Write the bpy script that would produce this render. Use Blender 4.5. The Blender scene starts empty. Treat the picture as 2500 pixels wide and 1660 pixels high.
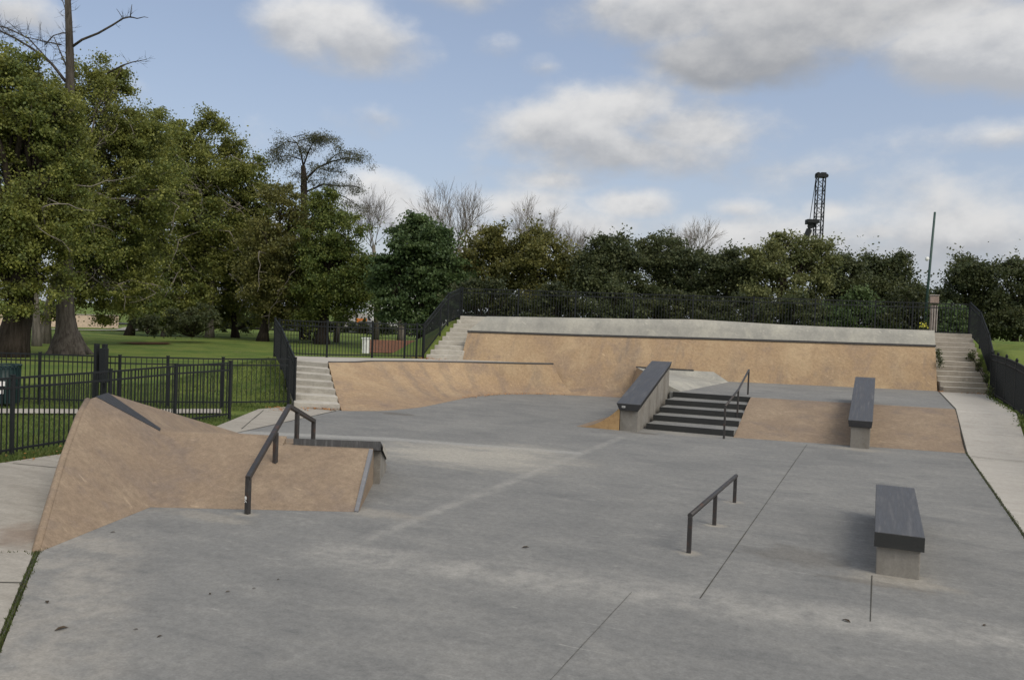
import bpy, math, random
import numpy as np
from mathutils import Vector, Matrix
R = math.radians
rng = np.random.default_rng(7)
random.seed(7)
SC = bpy.context.scene
COL = SC.collection

# ------------------------------------------------------------------ camera model (surveyed from the photograph, 2500 x 1660)
F, D, ROLL, H = 2050., 55., 0.036, 2.7
cr, sr = math.cos(math.atan(ROLL)), math.sin(math.atan(ROLL))
PIT = math.atan2(D, F)
PSI = R(23.662)
def wray(px, py):
    u, v = px-1250, py-830
    u2, v2 = u*cr+v*sr, -u*sr+v*cr
    r = u2; f = F*math.cos(PIT)-v2*math.sin(PIT); z = -v2*math.cos(PIT)-F*math.sin(PIT)
    c, s = math.cos(PSI), math.sin(PSI)
    return np.array((r*c-f*s, r*s+f*c, z)), f
def G(px, py, z=0.0):            # ground point (height z) seen at a surveyed pixel
    a, f = wray(px, py); t = (z-H)/a[2]
    return (a[0]*t, a[1]*t, z)
def PT(px, py, depth):           # far background: point at a given distance
    a, f = wray(px, py); t = depth/f
    return Vector((a[0]*t, a[1]*t, H+a[2]*t))
# the frame of the long back ramp: s runs left along it, n runs back
Q0 = (2.0, 31.75); _L = math.hypot(11, 3.1); U = (-11/_L, -3.1/_L); N = (-3.1/_L, 11/_L)
def WP(s, n, z): return (Q0[0]+U[0]*s+N[0]*n, Q0[1]+U[1]*s+N[1]*n, z)

# ------------------------------------------------------------------ object helpers
def tag(o, label=None, cat=None, group=None, kind=None):
    if label: o['label'] = label
    if cat: o['category'] = cat
    if group: o['group'] = group
    if kind: o['kind'] = kind
    return o
def thing(name, label, cat, loc=(0, 0, 0), group=None):
    o = bpy.data.objects.new(name, None); COL.objects.link(o); o.location = loc
    o.empty_display_size = .2
    return tag(o, label, cat, group)
class MB:
    def __init__(s): s.v = []; s.f = []; s.m = []; s.sm = []
    def face(s, pts, mi=0, smooth=False):
        i = len(s.v); s.v += [tuple(p) for p in pts]; s.f.append(tuple(range(i, i+len(pts)))); s.m.append(mi); s.sm.append(smooth)
    def idx(s, verts, faces, mi=0, smooth=False):
        i = len(s.v); s.v += [tuple(p) for p in verts]
        for f in faces: s.f.append(tuple(i+k for k in f)); s.m.append(mi); s.sm.append(smooth)
    def hexa(s, b, t, mi=0):     # bottom 4, top 4 (same winding)
        s.idx(list(b)+list(t), [(3, 2, 1, 0), (4, 5, 6, 7), (0, 1, 5, 4), (1, 2, 6, 5), (2, 3, 7, 6), (3, 0, 4, 7)], mi)
    def prism(s, poly, z0, z1, mi=0):   # z0/z1 numbers or lists
        n = len(poly)
        zb = z0 if isinstance(z0, (list, tuple)) else [z0]*n
        zt = z1 if isinstance(z1, (list, tuple)) else [z1]*n
        b = [(p[0], p[1], z) for p, z in zip(poly, zb)]; t = [(p[0], p[1], z) for p, z in zip(poly, zt)]
        s.idx(b+t, [tuple(range(n-1, -1, -1)), tuple(range(n, 2*n))]+[(i, (i+1) % n, n+(i+1) % n, n+i) for i in range(n)], mi)
    def box(s, c, d, mi=0, rot=None):
        x, y, z = (k/2 for k in d)
        vs = [Vector(p) for p in ((-x, -y, -z), (x, -y, -z), (x, y, -z), (-x, y, -z), (-x, -y, z), (x, -y, z), (x, y, z), (-x, y, z))]
        if rot is not None: vs = [rot @ p for p in vs]
        c = Vector(c); vs = [p+c for p in vs]
        s.hexa(vs[:4], vs[4:], mi)
    def bar(s, a, b, w, h=None, mi=0, up=(0, 0, 1)):   # rectangular bar a->b
        h = h or w; a = Vector(a); b = Vector(b); d = (b-a).normalized(); up = Vector(up)
        x = d.cross(up)
        if x.length < 1e-4: x = d.cross(Vector((0, 1, 0)))
        x.normalize(); y = x.cross(d).normalized()
        q = [(-w/2, -h/2), (w/2, -h/2), (w/2, h/2), (-w/2, h/2)]
        s.hexa([a+x*i+y*j for i, j in q], [b+x*i+y*j for i, j in q], mi)
    def tube(s, pts, rad, n=6, mi=0, cap=True, smooth=True):
        pts = [Vector(p) for p in pts]; m = len(pts)
        rad = rad if isinstance(rad, (list, tuple)) else [rad]*m
        i0 = len(s.v); px = None
        for k, p in enumerate(pts):
            d = (pts[min(k+1, m-1)]-pts[max(k-1, 0)])
            d = d.normalized() if d.length > 1e-9 else Vector((0, 0, 1))
            if px is None:
                px = d.cross(Vector((0, 0, 1)))
                if px.length < .05: px = d.cross(Vector((0, 1, 0)))
            px = (px-d*px.dot(d)); px.normalize(); py = d.cross(px)
            for j in range(n):
                a = 2*math.pi*j/n
                q = p+(px*math.cos(a)+py*math.sin(a))*rad[k]
                s.v.append((q.x, q.y, q.z))
        for k in range(m-1):
            for j in range(n):
                a = i0+k*n+j; b = i0+k*n+(j+1) % n
                s.f.append((a, b, b+n, a+n)); s.m.append(mi); s.sm.append(smooth)
        if cap:
            s.f.append(tuple(i0+j for j in range(n-1, -1, -1))); s.m.append(mi); s.sm.append(False)
            s.f.append(tuple(i0+(m-1)*n+j for j in range(n))); s.m.append(mi); s.sm.append(False)
    def grid(s, P, mi=0, smooth=True):
        n = len(P); m = len(P[0])
        s.idx([p for row in P for p in row], [(i*m+j, i*m+j+1, (i+1)*m+j+1, (i+1)*m+j) for i in range(n-1) for j in range(m-1)], mi, smooth)
    def solid(s, P, zb, mi=0):   # grid with skirts down to zb
        s.grid(P, mi)
        n = len(P); m = len(P[0])
        loop = [P[i][0] for i in range(n)]+[P[n-1][j] for j in range(1, m)]+[P[i][m-1] for i in range(n-2, -1, -1)]+[P[0][j] for j in range(m-2, 0, -1)]
        k = len(loop)
        for i in range(k):
            a, b = loop[i], loop[(i+1) % k]
            s.face([(a[0], a[1], zb), (b[0], b[1], zb), b, a], mi)
    def build(s, name, mats, parent=None, label=None, bevel=0):
        me = bpy.data.meshes.new(name)
        v = s.v
        if parent is not None:
            l = parent_origin(parent); v = [(a-l[0], b-l[1], c-l[2]) for a, b, c in v]
        me.from_pydata(v, [], s.f)
        if not isinstance(mats, (list, tuple)): mats = [mats]
        for m in mats: me.materials.append(m)
        me.polygons.foreach_set('material_index', s.m); me.polygons.foreach_set('use_smooth', s.sm); me.update()
        o = bpy.data.objects.new(name, me); COL.objects.link(o)
        if parent is not None: o.parent = parent
        if label: o['label'] = label
        if bevel:
            mod = o.modifiers.new('soft_edges', 'BEVEL'); mod.width = bevel; mod.segments = 2; mod.limit_method = 'ANGLE'; mod.angle_limit = R(35)
        return o
def parent_origin(o):
    l = Vector((0, 0, 0))
    while o is not None: l += Vector(o.location); o = o.parent
    return l

# ------------------------------------------------------------------ materials
class NT:
    def __init__(s, name):
        s.mat = bpy.data.materials.new(name); s.mat.use_nodes = True
        s.t = s.mat.node_tree; s.n = s.t.nodes; s.l = s.t.links
        s.bsdf = s.n['Principled BSDF']; s.out = s.n['Material Output']
    def new(s, typ, **kw):
        n = s.n.new(typ)
        for k, v in kw.items(): setattr(n, k, v)
        return n
    def put(s, sock, v):
        if isinstance(v, bpy.types.NodeSocket): s.l.new(v, sock)
        elif v is not None:
            if sock.type == 'RGBA' and len(v) == 3: v = (*v, 1)
            sock.default_value = v
    def math(s, op, a, b=None, c=None, clamp=False):
        n = s.new('ShaderNodeMath', operation=op, use_clamp=clamp)
        s.put(n.inputs[0], a)
        if b is not None: s.put(n.inputs[1], b)
        if c is not None: s.put(n.inputs[2], c)
        return n.outputs[0]
    def vmath(s, op, a, b=None):
        n = s.new('ShaderNodeVectorMath', operation=op); s.put(n.inputs[0], a)
        if b is not None: s.put(n.inputs[1], b)
        return n.outputs[1] if op in ('LENGTH', 'DOT_PRODUCT', 'DISTANCE') else n.outputs[0]
    def mapr(s, v, a, b, c=0., d=1., smooth=True):
        n = s.new('ShaderNodeMapRange', interpolation_type='SMOOTHSTEP' if smooth else 'LINEAR')
        for i, x in enumerate((v, a, b, c, d)): s.put(n.inputs[i], x)
        return n.outputs[0]
    def mix(s, fac, a, b, mode='MIX'):
        n = s.new('ShaderNodeMix', data_type='RGBA', blend_type=mode)
        s.put(n.inputs[0], fac); s.put(n.inputs[6], a); s.put(n.inputs[7], b)
        return n.outputs[2]
    def noise(s, vec, scale, detail=4, rough=.55, dist=0.):
        n = s.new('ShaderNodeTexNoise'); s.put(n.inputs['Vector'], vec)
        n.inputs['Scale'].default_value = scale; n.inputs['Detail'].default_value = detail
        n.inputs['Roughness'].default_value = rough; n.inputs['Distortion'].default_value = dist
        return n.outputs['Fac']
    def pos(s):
        return s.new('ShaderNodeNewGeometry').outputs['Position']
    def scale(s, vec, sc, rot=0.):
        n = s.new('ShaderNodeMapping'); s.put(n.inputs['Vector'], vec); n.inputs['Scale'].default_value = sc; n.inputs['Rotation'].default_value = (0, 0, rot)
        return n.outputs[0]
    def sep(s, vec):
        n = s.new('ShaderNodeSeparateXYZ'); s.put(n.inputs[0], vec); return n.outputs
    def seg(s, xy, a, b, w, soft):   # mask near a ground segment
        x, y = xy[0], xy[1]
        dx, dy = b[0]-a[0], b[1]-a[1]; L2 = dx*dx+dy*dy
        t = s.math('DIVIDE', s.math('ADD', s.math('MULTIPLY', s.math('SUBTRACT', x, a[0]), dx), s.math('MULTIPLY', s.math('SUBTRACT', y, a[1]), dy)), L2, clamp=True)
        ex = s.math('SUBTRACT', s.math('SUBTRACT', x, a[0]), s.math('MULTIPLY', t, dx)); ey = s.math('SUBTRACT', s.math('SUBTRACT', y, a[1]), s.math('MULTIPLY', t, dy))
        d = s.math('SQRT', s.math('ADD', s.math('MULTIPLY', ex, ex), s.math('MULTIPLY', ey, ey)))
        return s.mapr(d, w, w+soft, 1., 0.)
    def ell(s, xy, c, rx, ry, soft=.6, jit=None):
        ex = s.math('DIVIDE', s.math('SUBTRACT', xy[0], c[0]), rx); ey = s.math('DIVIDE', s.math('SUBTRACT', xy[1], c[1]), ry)
        d = s.math('SQRT', s.math('ADD', s.math('MULTIPLY', ex, ex), s.math('MULTIPLY', ey, ey)))
        if jit is not None: d = s.math('ADD', d, s.math('MULTIPLY', s.math('SUBTRACT', jit, .5), 1.6))
        return s.mapr(d, 1-soft, 1., 1., 0.)
    def fin(s, col, rough=.85, bump=None, bstr=.2, bdist=.01, spec=.3, metal=0.):
        s.put(s.bsdf.inputs['Base Color'], col); s.put(s.bsdf.inputs['Roughness'], rough)
        s.bsdf.inputs['Specular IOR Level'].default_value = spec; s.bsdf.inputs['Metallic'].default_value = metal
        if bump is not None:
            b = s.new('ShaderNodeBump'); b.inputs['Strength'].default_value = bstr; b.inputs['Distance'].default_value = bdist
            s.put(b.inputs['Height'], bump); s.l.new(b.outputs[0], s.bsdf.inputs['Normal'])
        return s.mat

def concrete(name, base, hi, lo, streak=(.5, 2.6, 1.), srot=0., fine=.10, extra=None, sc=1.0, hi_a=.55, lo_a=.6):
    base, hi, lo = [tuple(k*.86 for k in q) for q in (base, hi, lo)]
    m = NT(name); p = m.pos(); xy = m.sep(p)
    n1 = m.noise(p, .45*sc, 5, .6); n2 = m.noise(m.scale(p, streak, srot), 1.1*sc, 6, .65, .4)
    n3 = m.noise(p, 40, 3, .7); n4 = m.noise(p, 2.6*sc, 6, .62, .3); n5 = m.noise(p, 11, 4, .7)
    c = m.mix(m.math('MULTIPLY', m.mapr(n1, .46, .72), hi_a), base, hi)
    c = m.mix(m.math('MULTIPLY', m.mapr(n1, .50, .28), lo_a), c, lo)
    c = m.mix(m.math('MULTIPLY', m.mapr(n2, .50, .68), .6), c, hi)
    c = m.mix(m.math('MULTIPLY', m.mapr(n2, .48, .32), .6), c, lo)
    c = m.mix(m.math('MULTIPLY', m.mapr(n4, .44, .28), .4), c, lo)
    c = m.mix(m.math('MULTIPLY', m.mapr(n4, .58, .80), .35), c, tuple(min(1, k*1.18) for k in hi))
    n6 = m.noise(m.scale(p, (1.2, 9, 3.), .35), 1.7, 3, .5, .6)
    c = m.mix(m.math('MULTIPLY', m.mapr(n6, .66, .74), .45), c, tuple(min(1, k*1.35) for k in hi))
    if extra: c = extra(m, c, xy, n4, n2)
    k = m.math('MULTIPLY', m.mapr(n3, .25, .75, 1-fine, 1+fine, False), m.mapr(n5, .3, .7, 1-fine*.9, 1+fine*.9, False))
    c = m.mix(1., c, m.new_rgb(k), 'MULTIPLY')
    return m.fin(c, .88, n3, .25, .006, .25)
def new_rgb(s, v):
    n = s.new('ShaderNodeCombineColor')
    for i in range(3): s.put(n.inputs[i], v)
    return n.outputs[0]
NT.new_rgb = new_rgb

def floor_extra(m, c, xy, n4, n2):
    pale = (.285, .275, .25)
    ridge = m.math('MAXIMUM', m.seg(xy, (-5.5, 7.7), (-5.42, 18.9), .02, .16), m.math('MULTIPLY', m.seg(xy, (-5.5, 7.8), (8, 9.25), .08, .5), 1.35))
    c = m.mix(m.math('MULTIPLY', ridge, m.mapr(n4, .32, .68, .12, .7)), c, pale)
    st = m.seg(xy, (-12.6, 14.3), (-9.5, 15.45), .16, .1); st2 = m.seg(xy, (-9.5, 15.45), (-5.6, 16.1), .12, .12)
    c = m.mix(m.math('MULTIPLY', m.math('MAXIMUM', st, st2), .75), c, (.29, .285, .265))
    e = m.ell(xy, (-7.2, 14.5), 2.9, 1.7, .8, n2)
    c = m.mix(m.math('MULTIPLY', e, .95), c, (.325, .305, .262))
    e = m.ell(xy, (-6.6, 15.6), 1.2, 1.2, .8, n2)
    c = m.mix(m.math('MULTIPLY', e, .6), c, (.33, .31, .265))
    for cx, cy, rx, ry, a in ((.3, 10.0, .75, .5, .6), (-7.5, 8.65, .25, .2, .75), (-1.96, 9.9, .2, .15, .75), (-1.95, 11.46, .2, .15, .75), (-1.94, 13.1, .2, .15, .75), (-6.1, 9.6, .9, .35, .5), (-.3, 20.45, .8, .35, .5), (-4.3, 20.5, 1.4, .5, .45), (-7.9, 8.3, 1.2, .25, .45)):
        c = m.mix(m.math('MULTIPLY', m.ell(xy, (cx, cy), rx, ry, .75, n4), a), c, (.30, .275, .23))
    for cx, cy, rx, ry, a in ((-11.85, 19.4, .75, .33, .75), (-5.15, 20.0, .55, .16, .85), (-.75, 10.4, .75, .55, .45), (.1, 9.75, .7, .12, .45), (-1.9, 21., .3, .3, .0)):  # dark patches, one painting the near box's soft shadow on its left
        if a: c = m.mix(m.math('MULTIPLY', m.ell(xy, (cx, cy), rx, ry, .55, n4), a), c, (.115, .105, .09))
    # pale scuffed edge along the sidewalk joint
    ed = m.seg(xy, (-5.6, 4.2), (-8.0, 6.6), .25, .7)
    return m.mix(m.math('MULTIPLY', ed, m.mapr(n4, .35, .65, .15, .7)), c, (.29, .27, .235))
def ramp_extra(m, c, xy, n4, n2):
    p = m.pos(); q = m.scale(p, (1.6, .25, .3), R(16))
    n = m.noise(q, 1.3, 5, .6, .3)
    c = m.mix(m.math('MULTIPLY', m.mapr(n, .56, .76), .55), c, (.15, .125, .11))
    segs = [(WP(10.9, .1, 0), WP(10.6, .75, 0), .10, .55, .75), (WP(10.2, .1, 0), WP(10.1, .5, 0), .06, .3, .5), (WP(3.7, .35, 0), WP(3.5, .8, 0), .06, .3, .55), (WP(6.9, .6, 0), WP(6.7, 1., 0), .05, .3, .4), (WP(1.2, .5, 0), WP(1.3, 1., 0), .05, .3, .35), (WP(13., .2, 0), WP(11.6, .35, 0), .01, .05, .7),
            ((-14.9, 24.6), (-12.7, 23.2), .03, .28, .75), ((-14.5, 25.2), (-12.5, 23.9), .02, .14, .7), ((-14.0, 25.8), (-12.4, 24.6), .03, .2, .6), ((-13.2, 26.4), (-12.1, 25.6), .03, .2, .6), ((-15.4, 23.9), (-13.2, 22.4), .03, .35, .5), ((-12.3, 27.2), (-11.6, 26.6), .03, .2, .45), ((-11.3, 28.1), (-10.9, 27.8), .05, .25, .6)]
    for a_, b_, w_, sf_, st_ in segs:
        c = m.mix(m.math('MULTIPLY', m.seg(xy, a_[:2], b_[:2], w_, sf_), m.mapr(n4, .3, .62, .05, st_*.62)), c, (.13, .11, .10))
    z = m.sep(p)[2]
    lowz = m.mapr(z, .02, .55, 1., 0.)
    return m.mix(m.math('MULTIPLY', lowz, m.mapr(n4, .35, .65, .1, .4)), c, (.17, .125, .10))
def walk_extra(m, c, xy, n4, n2):
    e = m.ell(xy, (-8.9, 6.6), .8, .9, .9, n4)
    return m.mix(m.math('MULTIPLY', e, .6), c, (.19, .13, .09))
def block_extra(m, c, xy, n4, n2):
    p = m.pos(); n = m.noise(m.scale(p, (2.6, 2.6, .7)), 1., 5, .6)
    c = m.mix(m.math('MULTIPLY', m.mapr(n, .50, .74), .5), c, (.14, .115, .085))
    return m.mix(m.math('MULTIPLY', m.mapr(n, .45, .25), .4), c, (.42, .40, .36))

M = {}
M['floor'] = concrete('floor_concrete', (.206, .204, .193), (.262, .256, .236), (.155, .156, .151), (.9, 1.9, 1.), .12, .17, extra=floor_extra, hi_a=.6)
M['tan'] = concrete('tan_concrete', (.252, .188, .131), (.325, .25, .172), (.198, .157, .128), (.9, 1.1, .8), R(20), .17, sc=1.3)
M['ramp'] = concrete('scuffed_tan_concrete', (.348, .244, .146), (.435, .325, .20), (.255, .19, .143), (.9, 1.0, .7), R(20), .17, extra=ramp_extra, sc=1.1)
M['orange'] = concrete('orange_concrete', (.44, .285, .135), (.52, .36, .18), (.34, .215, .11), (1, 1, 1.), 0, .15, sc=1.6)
M['walk'] = concrete('pale_concrete', (.345, .318, .272), (.42, .39, .335), (.27, .245, .205), (.8, 5., 1.), .1, .12, extra=walk_extra, lo_a=.45)
M['walk2'] = concrete('bright_concrete', (.44, .41, .36), (.50, .47, .415), (.36, .335, .29), (.8, 5., 1.), .1, .08, lo_a=.4)
M['step'] = concrete('weathered_step_concrete', (.46, .43, .37), (.56, .53, .465), (.32, .29, .245), (1, 1, 3.), sc=2.)
M['block'] = concrete('stained_block_concrete', (.225, .21, .185), (.29, .272, .238), (.15, .135, .112), (1, 1, .5), extra=block_extra, sc=2.)
M['riserc'] = concrete('stained_riser_concrete', (.33, .295, .245), (.40, .36, .305), (.23, .20, .165), (1, 1, 2.), sc=2.)
M['parapet'] = concrete('grey_wall_concrete', (.32, .31, .275), (.44, .42, .355), (.25, .245, .22), (.9, .9, .6), sc=1.9)
def paint(name, col, worn, wz=None, rough=.45, spec=.4, scratch=(1, 6, 6), rust=False, wear=.5, met=0.):
    m = NT(name); p = m.pos()
    n = m.noise(m.scale(p, scratch), 3., 6, .65); f = m.noise(p, 60, 2, .6)
    c = m.mix(m.math('MULTIPLY', m.mapr(n, .48, .75), wear), col, worn)
    c = m.mix(m.math('MULTIPLY', m.mapr(f, .55, .75), .25), c, worn)
    if rust: c = m.mix(m.math('MULTIPLY', m.mapr(m.noise(p, 9, 4), .52, .7), .55), c, (.09, .04, .022))
    return m.fin(c, m.mapr(n, .3, .7, rough, rough+.2), f, .06, .003, spec, met)
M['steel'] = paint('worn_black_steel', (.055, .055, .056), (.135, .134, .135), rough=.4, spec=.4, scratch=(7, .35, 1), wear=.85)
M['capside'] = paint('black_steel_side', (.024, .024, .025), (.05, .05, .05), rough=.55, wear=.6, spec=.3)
M['black'] = paint('black_paint', (.028, .028, .028), (.06, .058, .055), rough=.5)
M['rail'] = paint('rail_black_paint', (.030, .028, .027), (.075, .07, .068), rough=.42, rust=True)
M['riser'] = paint('black_riser_paint', (.022, .023, .022), (.045, .045, .042), rough=.65)
M['fence'] = paint('fence_black_coat', (.012, .014, .015), (.022, .024, .026), rough=.55, spec=.25)
M['coping'] = paint('coping_steel', (.045, .043, .042), (.12, .11, .10), rough=.4, wear=.7)
M['edge'] = paint('edge_steel', (.16, .16, .165), (.28, .27, .26), rough=.5)
def flat(name, col, rough=.7, spec=.3, var=.25, sc=6., met=0.):
    m = NT(name); n = m.noise(m.pos(), sc, 4)
    c = m.mix(m.mapr(n, .3, .7), tuple(k*(1-var) for k in col), tuple(min(1, k*(1+var)) for k in col))
    return m.fin(c, rough, None, spec=spec, metal=met)
M['white'] = flat('white_paint', (.7, .7, .68), var=.1)
M['sticker'] = flat('sticker_paper', (.6, .6, .58), var=.3, sc=80)
M['joint'] = flat('joint_dirt', (.055, .052, .042), .95)
def ground_mat(name, cols, sc, bump=True):
    m = NT(name); p = m.pos()
    a = m.noise(p, .33*sc, 6, .65); b = m.noise(p, 1.1*sc, 6, .7); f = m.noise(p, 22*sc, 3, .7)
    c = m.mix(m.mapr(a, .35, .65), cols[0], cols[1]); c = m.mix(m.math('MULTIPLY', m.mapr(b, .5, .75), .7), c, cols[2])
    c = m.mix(m.math('MULTIPLY', m.mapr(f, .4, .7), .45), c, cols[3])
    return m.fin(c, .95, f, .9, .05, .1)
M['lawn'] = ground_mat('lawn_grass', ((.078, .125, .028), (.15, .185, .042), (.19, .175, .07), (.05, .078, .024)), 1.)
M['dirt'] = ground_mat('leaf_litter', ((.06, .035, .018), (.10, .055, .022), (.04, .035, .02), (.02, .014, .01)), 2.)
M['asphalt'] = ground_mat('asphalt', ((.05, .05, .05), (.06, .06, .06), (.045, .045, .045), (.07, .07, .07)), 1.)
def leaf_mat(name, cols, trans=.35, pscale=.35, gain=1.75):
    cols = [tuple(k*gain for k in c) for c in cols]
    m = NT(name); g = m.new('ShaderNodeNewGeometry'); rnd = g.outputs['Random Per Island']; p = g.outputs['Position']
    n = m.noise(p, pscale, 3, .6); n2 = m.noise(p, pscale*3.6, 2, .6)
    c = m.mix(m.mapr(n, .38, .62), cols[0], cols[1])
    c = m.mix(m.math('MULTIPLY', m.mapr(n2, .50, .66), .7), c, cols[2])
    c = m.mix(m.math('MULTIPLY', m.mapr(n2, .46, .34), .6), c, cols[3])
    c = m.mix(m.math('MULTIPLY', m.mapr(rnd, .66, 1.0, smooth=False), .6), c, cols[2])
    c = m.mix(m.math('MULTIPLY', m.mapr(rnd, .3, 0., smooth=False), .8), c, cols[3])
    m.put(m.bsdf.inputs['Base Color'], c); m.bsdf.inputs['Roughness'].default_value = .55; m.bsdf.inputs['Specular IOR Level'].default_value = .3
    t = m.new('ShaderNodeBsdfTranslucent'); m.put(t.inputs[0], m.mix(.5, c, cols[2]))
    mx = m.new('ShaderNodeMixShader'); mx.inputs[0].default_value = trans
    m.l.new(m.bsdf.outputs[0], mx.inputs[1]); m.l.new(t.outputs[0], mx.inputs[2]); m.l.new(mx.outputs[0], m.out.inputs[0])
    return m.mat
M['oak'] = leaf_mat('oak_leaves', ((.064, .084, .022), (.098, .106, .026), (.155, .155, .034), (.024, .033, .015)), gain=1.8)
M['oakg'] = leaf_mat('green_oak_leaves', ((.056, .084, .021), (.076, .095, .023), (.12, .128, .029), (.026, .04, .014)), gain=1.6)
M['dark'] = leaf_mat('dark_leaves', ((.030, .040, .017), (.042, .051, .02), (.07, .075, .03), (.016, .023, .012)))
M['olive'] = leaf_mat('olive_leaves', ((.068, .072, .024), (.09, .09, .027), (.14, .128, .034), (.034, .04, .017)), gain=1.6)
M['ever'] = leaf_mat('evergreen_leaves', ((.034, .058, .022), (.045, .07, .024), (.07, .094, .033), (.018, .031, .014)))
M['cyp'] = leaf_mat('cypress_leaves', ((.035, .042, .022), (.045, .048, .024), (.075, .07, .035), (.02, .024, .014)), .2)
M['pale'] = leaf_mat('pale_leaves', ((.07, .082, .03), (.085, .092, .035), (.13, .13, .05), (.035, .045, .02)))
M['grassb'] = leaf_mat('grass_blades', ((.045, .072, .016), (.06, .085, .02), (.09, .10, .028), (.028, .048, .013)), .3, 1.)
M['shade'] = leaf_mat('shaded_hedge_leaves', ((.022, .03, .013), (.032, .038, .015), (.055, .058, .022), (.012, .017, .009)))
M['weed'] = leaf_mat('joint_weed_blades', ((.05, .075, .018), (.065, .085, .02), (.09, .09, .03), (.03, .04, .014)), .2, 1., 1.)
M['litter'] = leaf_mat('dry_leaves', ((.22, .09, .025), (.16, .07, .025), (.32, .15, .04), (.07, .035, .018)), .1, 3.)
M['yflower'] = leaf_mat('yellow_leaves', ((.45, .40, .04), (.35, .35, .04), (.55, .5, .08), (.12, .14, .03)), .3, 3.)
def bark_mat(name, a, b):
    m = NT(name); p = m.pos(); n = m.noise(m.scale(p, (6, 6, .8)), 1.2, 6, .65); f = m.noise(p, 12, 4)
    return m.fin(m.mix(m.mapr(n, .35, .65), a, b), .95, n, .8, .06, .1)
M['bark'] = bark_mat('dark_bark', (.02, .016, .012), (.042, .034, .027))
M['pbark'] = bark_mat('pale_bark', (.09, .08, .065), (.18, .16, .135))
M['gbark'] = bark_mat('grey_bark', (.042, .036, .03), (.085, .075, .064))
M['twig'] = bark_mat('twig_bark', (.17, .15, .13), (.24, .215, .19))

# ------------------------------------------------------------------ ground, sidewalks, skate floor
JX = -1.5
site = [(-13.2, -6), (-13.2, 8.8), (-13.15, 13.6), (-14.1, 15.6), (-14.9, 18.9), (-19.3, 23.7), (-16.8, 25.6), (-15.3, 27.2), WP(17.9, .3, 0)[:2], WP(17.5, 6, 0)[:2], WP(-2.6, 6, 0)[:2], (3.6, 33.4), (3.3, 24), (3.25, 20), (3.5, 10), (4.2, -6)]
SX = np.array(site)
def inside(x, y, poly):
    r = np.zeros(x.shape, bool); n = len(poly); j = n-1
    for i in range(n):
        xi, yi = poly[i]; xj, yj = poly[j]
        c = ((yi > y) != (yj > y)) & (x < (xj-xi)*(y-yi)/(yj-yi+1e-12)+xi)
        r ^= c; j = i
    return r
def segdist(x, y, a, b):
    dx, dy = b[0]-a[0], b[1]-a[1]; t = np.clip(((x-a[0])*dx+(y-a[1])*dy)/(dx*dx+dy*dy), 0, 1)
    return np.hypot(x-a[0]-t*dx, y-a[1]-t*dy), t
ridges = [((-15.1, 19.2, .05), (-19.5, 23.6, .98)), ((-19.5, 23.6, .98), (-16.9, 25.7, .95)), ((-16.9, 25.7, .95), (-15.4, 27.3, .95)), ((*WP(18.1, .4, 0)[:2], 1.0), (*WP(17.7, 4.5, 0)[:2], 2.5), .75),
          ((*WP(17.7, 5.5, 0)[:2], 2.6), (*WP(-2.4, 5.5, 0)[:2], 2.6), .6), ((5.2, 46, 2.35), (9, 34, 2.45)), ((9, 34, 2.45), (8, 22, 1.5)), ((3.5, 32, 2.2), (6, 40, 2.3)), ((3.4, 24.5, .45), (3.5, 30, .65)), ((-1.5, 41, 2.5), (14, 55, 2.4))]
def height(x, y):
    h = np.full(x.shape, -.07)
    for a, b, *sl_ in ridges:
        d, t = segdist(x, y, a, b); z = a[2]+(b[2]-a[2])*t
        h = np.maximum(h, z-.05-np.maximum(d-.3, 0)*(sl_[0] if sl_ else .28))
    h = h+.04*np.sin(x*.35+1)*np.sin(y*.27)*np.clip((np.abs(x+20)-4)/10, 0, 1)*(h < 0)
    ins = inside(x, y, site)
    return np.where(ins, -.35, h)
def axis(lo, hi, near0, near1, fine, far):
    a = list(np.arange(near0, near1+1e-6, fine)); s = fine
    x = near0
    while x > lo: s *= 1.22; x -= s; a.insert(0, x)
    s = fine; x = near1
    while x < hi: s *= 1.22; x += s; a.append(x)
    return np.array(a)
gx = axis(-2500, 2500, -40, 14, .45, 0); gy = axis(-400, 3000, -2, 50, .45, 0)
X, Y = np.meshgrid(gx, gy, indexing='ij'); Zg = height(X, Y)
nx, ny = X.shape
me = bpy.data.meshes.new('lawn'); vv = np.stack([X, Y, Zg], -1).reshape(-1, 3)
ii = np.arange(nx*ny).reshape(nx, ny)
ff = np.stack([ii[:-1, :-1], ii[1:, :-1], ii[1:, 1:], ii[:-1, 1:]], -1).reshape(-1, 4)
def np_mesh(me, v, f):
    me.vertices.add(len(v)); me.vertices.foreach_set('co', np.asarray(v, np.float32).ravel())
    k = f.shape[1]
    me.loops.add(f.size); me.loops.foreach_set('vertex_index', f.astype(np.int32).ravel())
    me.polygons.add(len(f)); me.polygons.foreach_set('loop_start', (np.arange(len(f))*k).astype(np.int32)); me.polygons.foreach_set('loop_total', np.full(len(f), k, np.int32))
    me.update(calc_edges=True)
np_mesh(me, vv, ff); me.polygons.foreach_set('use_smooth', np.ones(len(ff), bool))
me.materials.append(M['lawn']); lawn = bpy.data.objects.new('lawn', me); COL.objects.link(lawn); tag(lawn, kind='structure')

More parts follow.
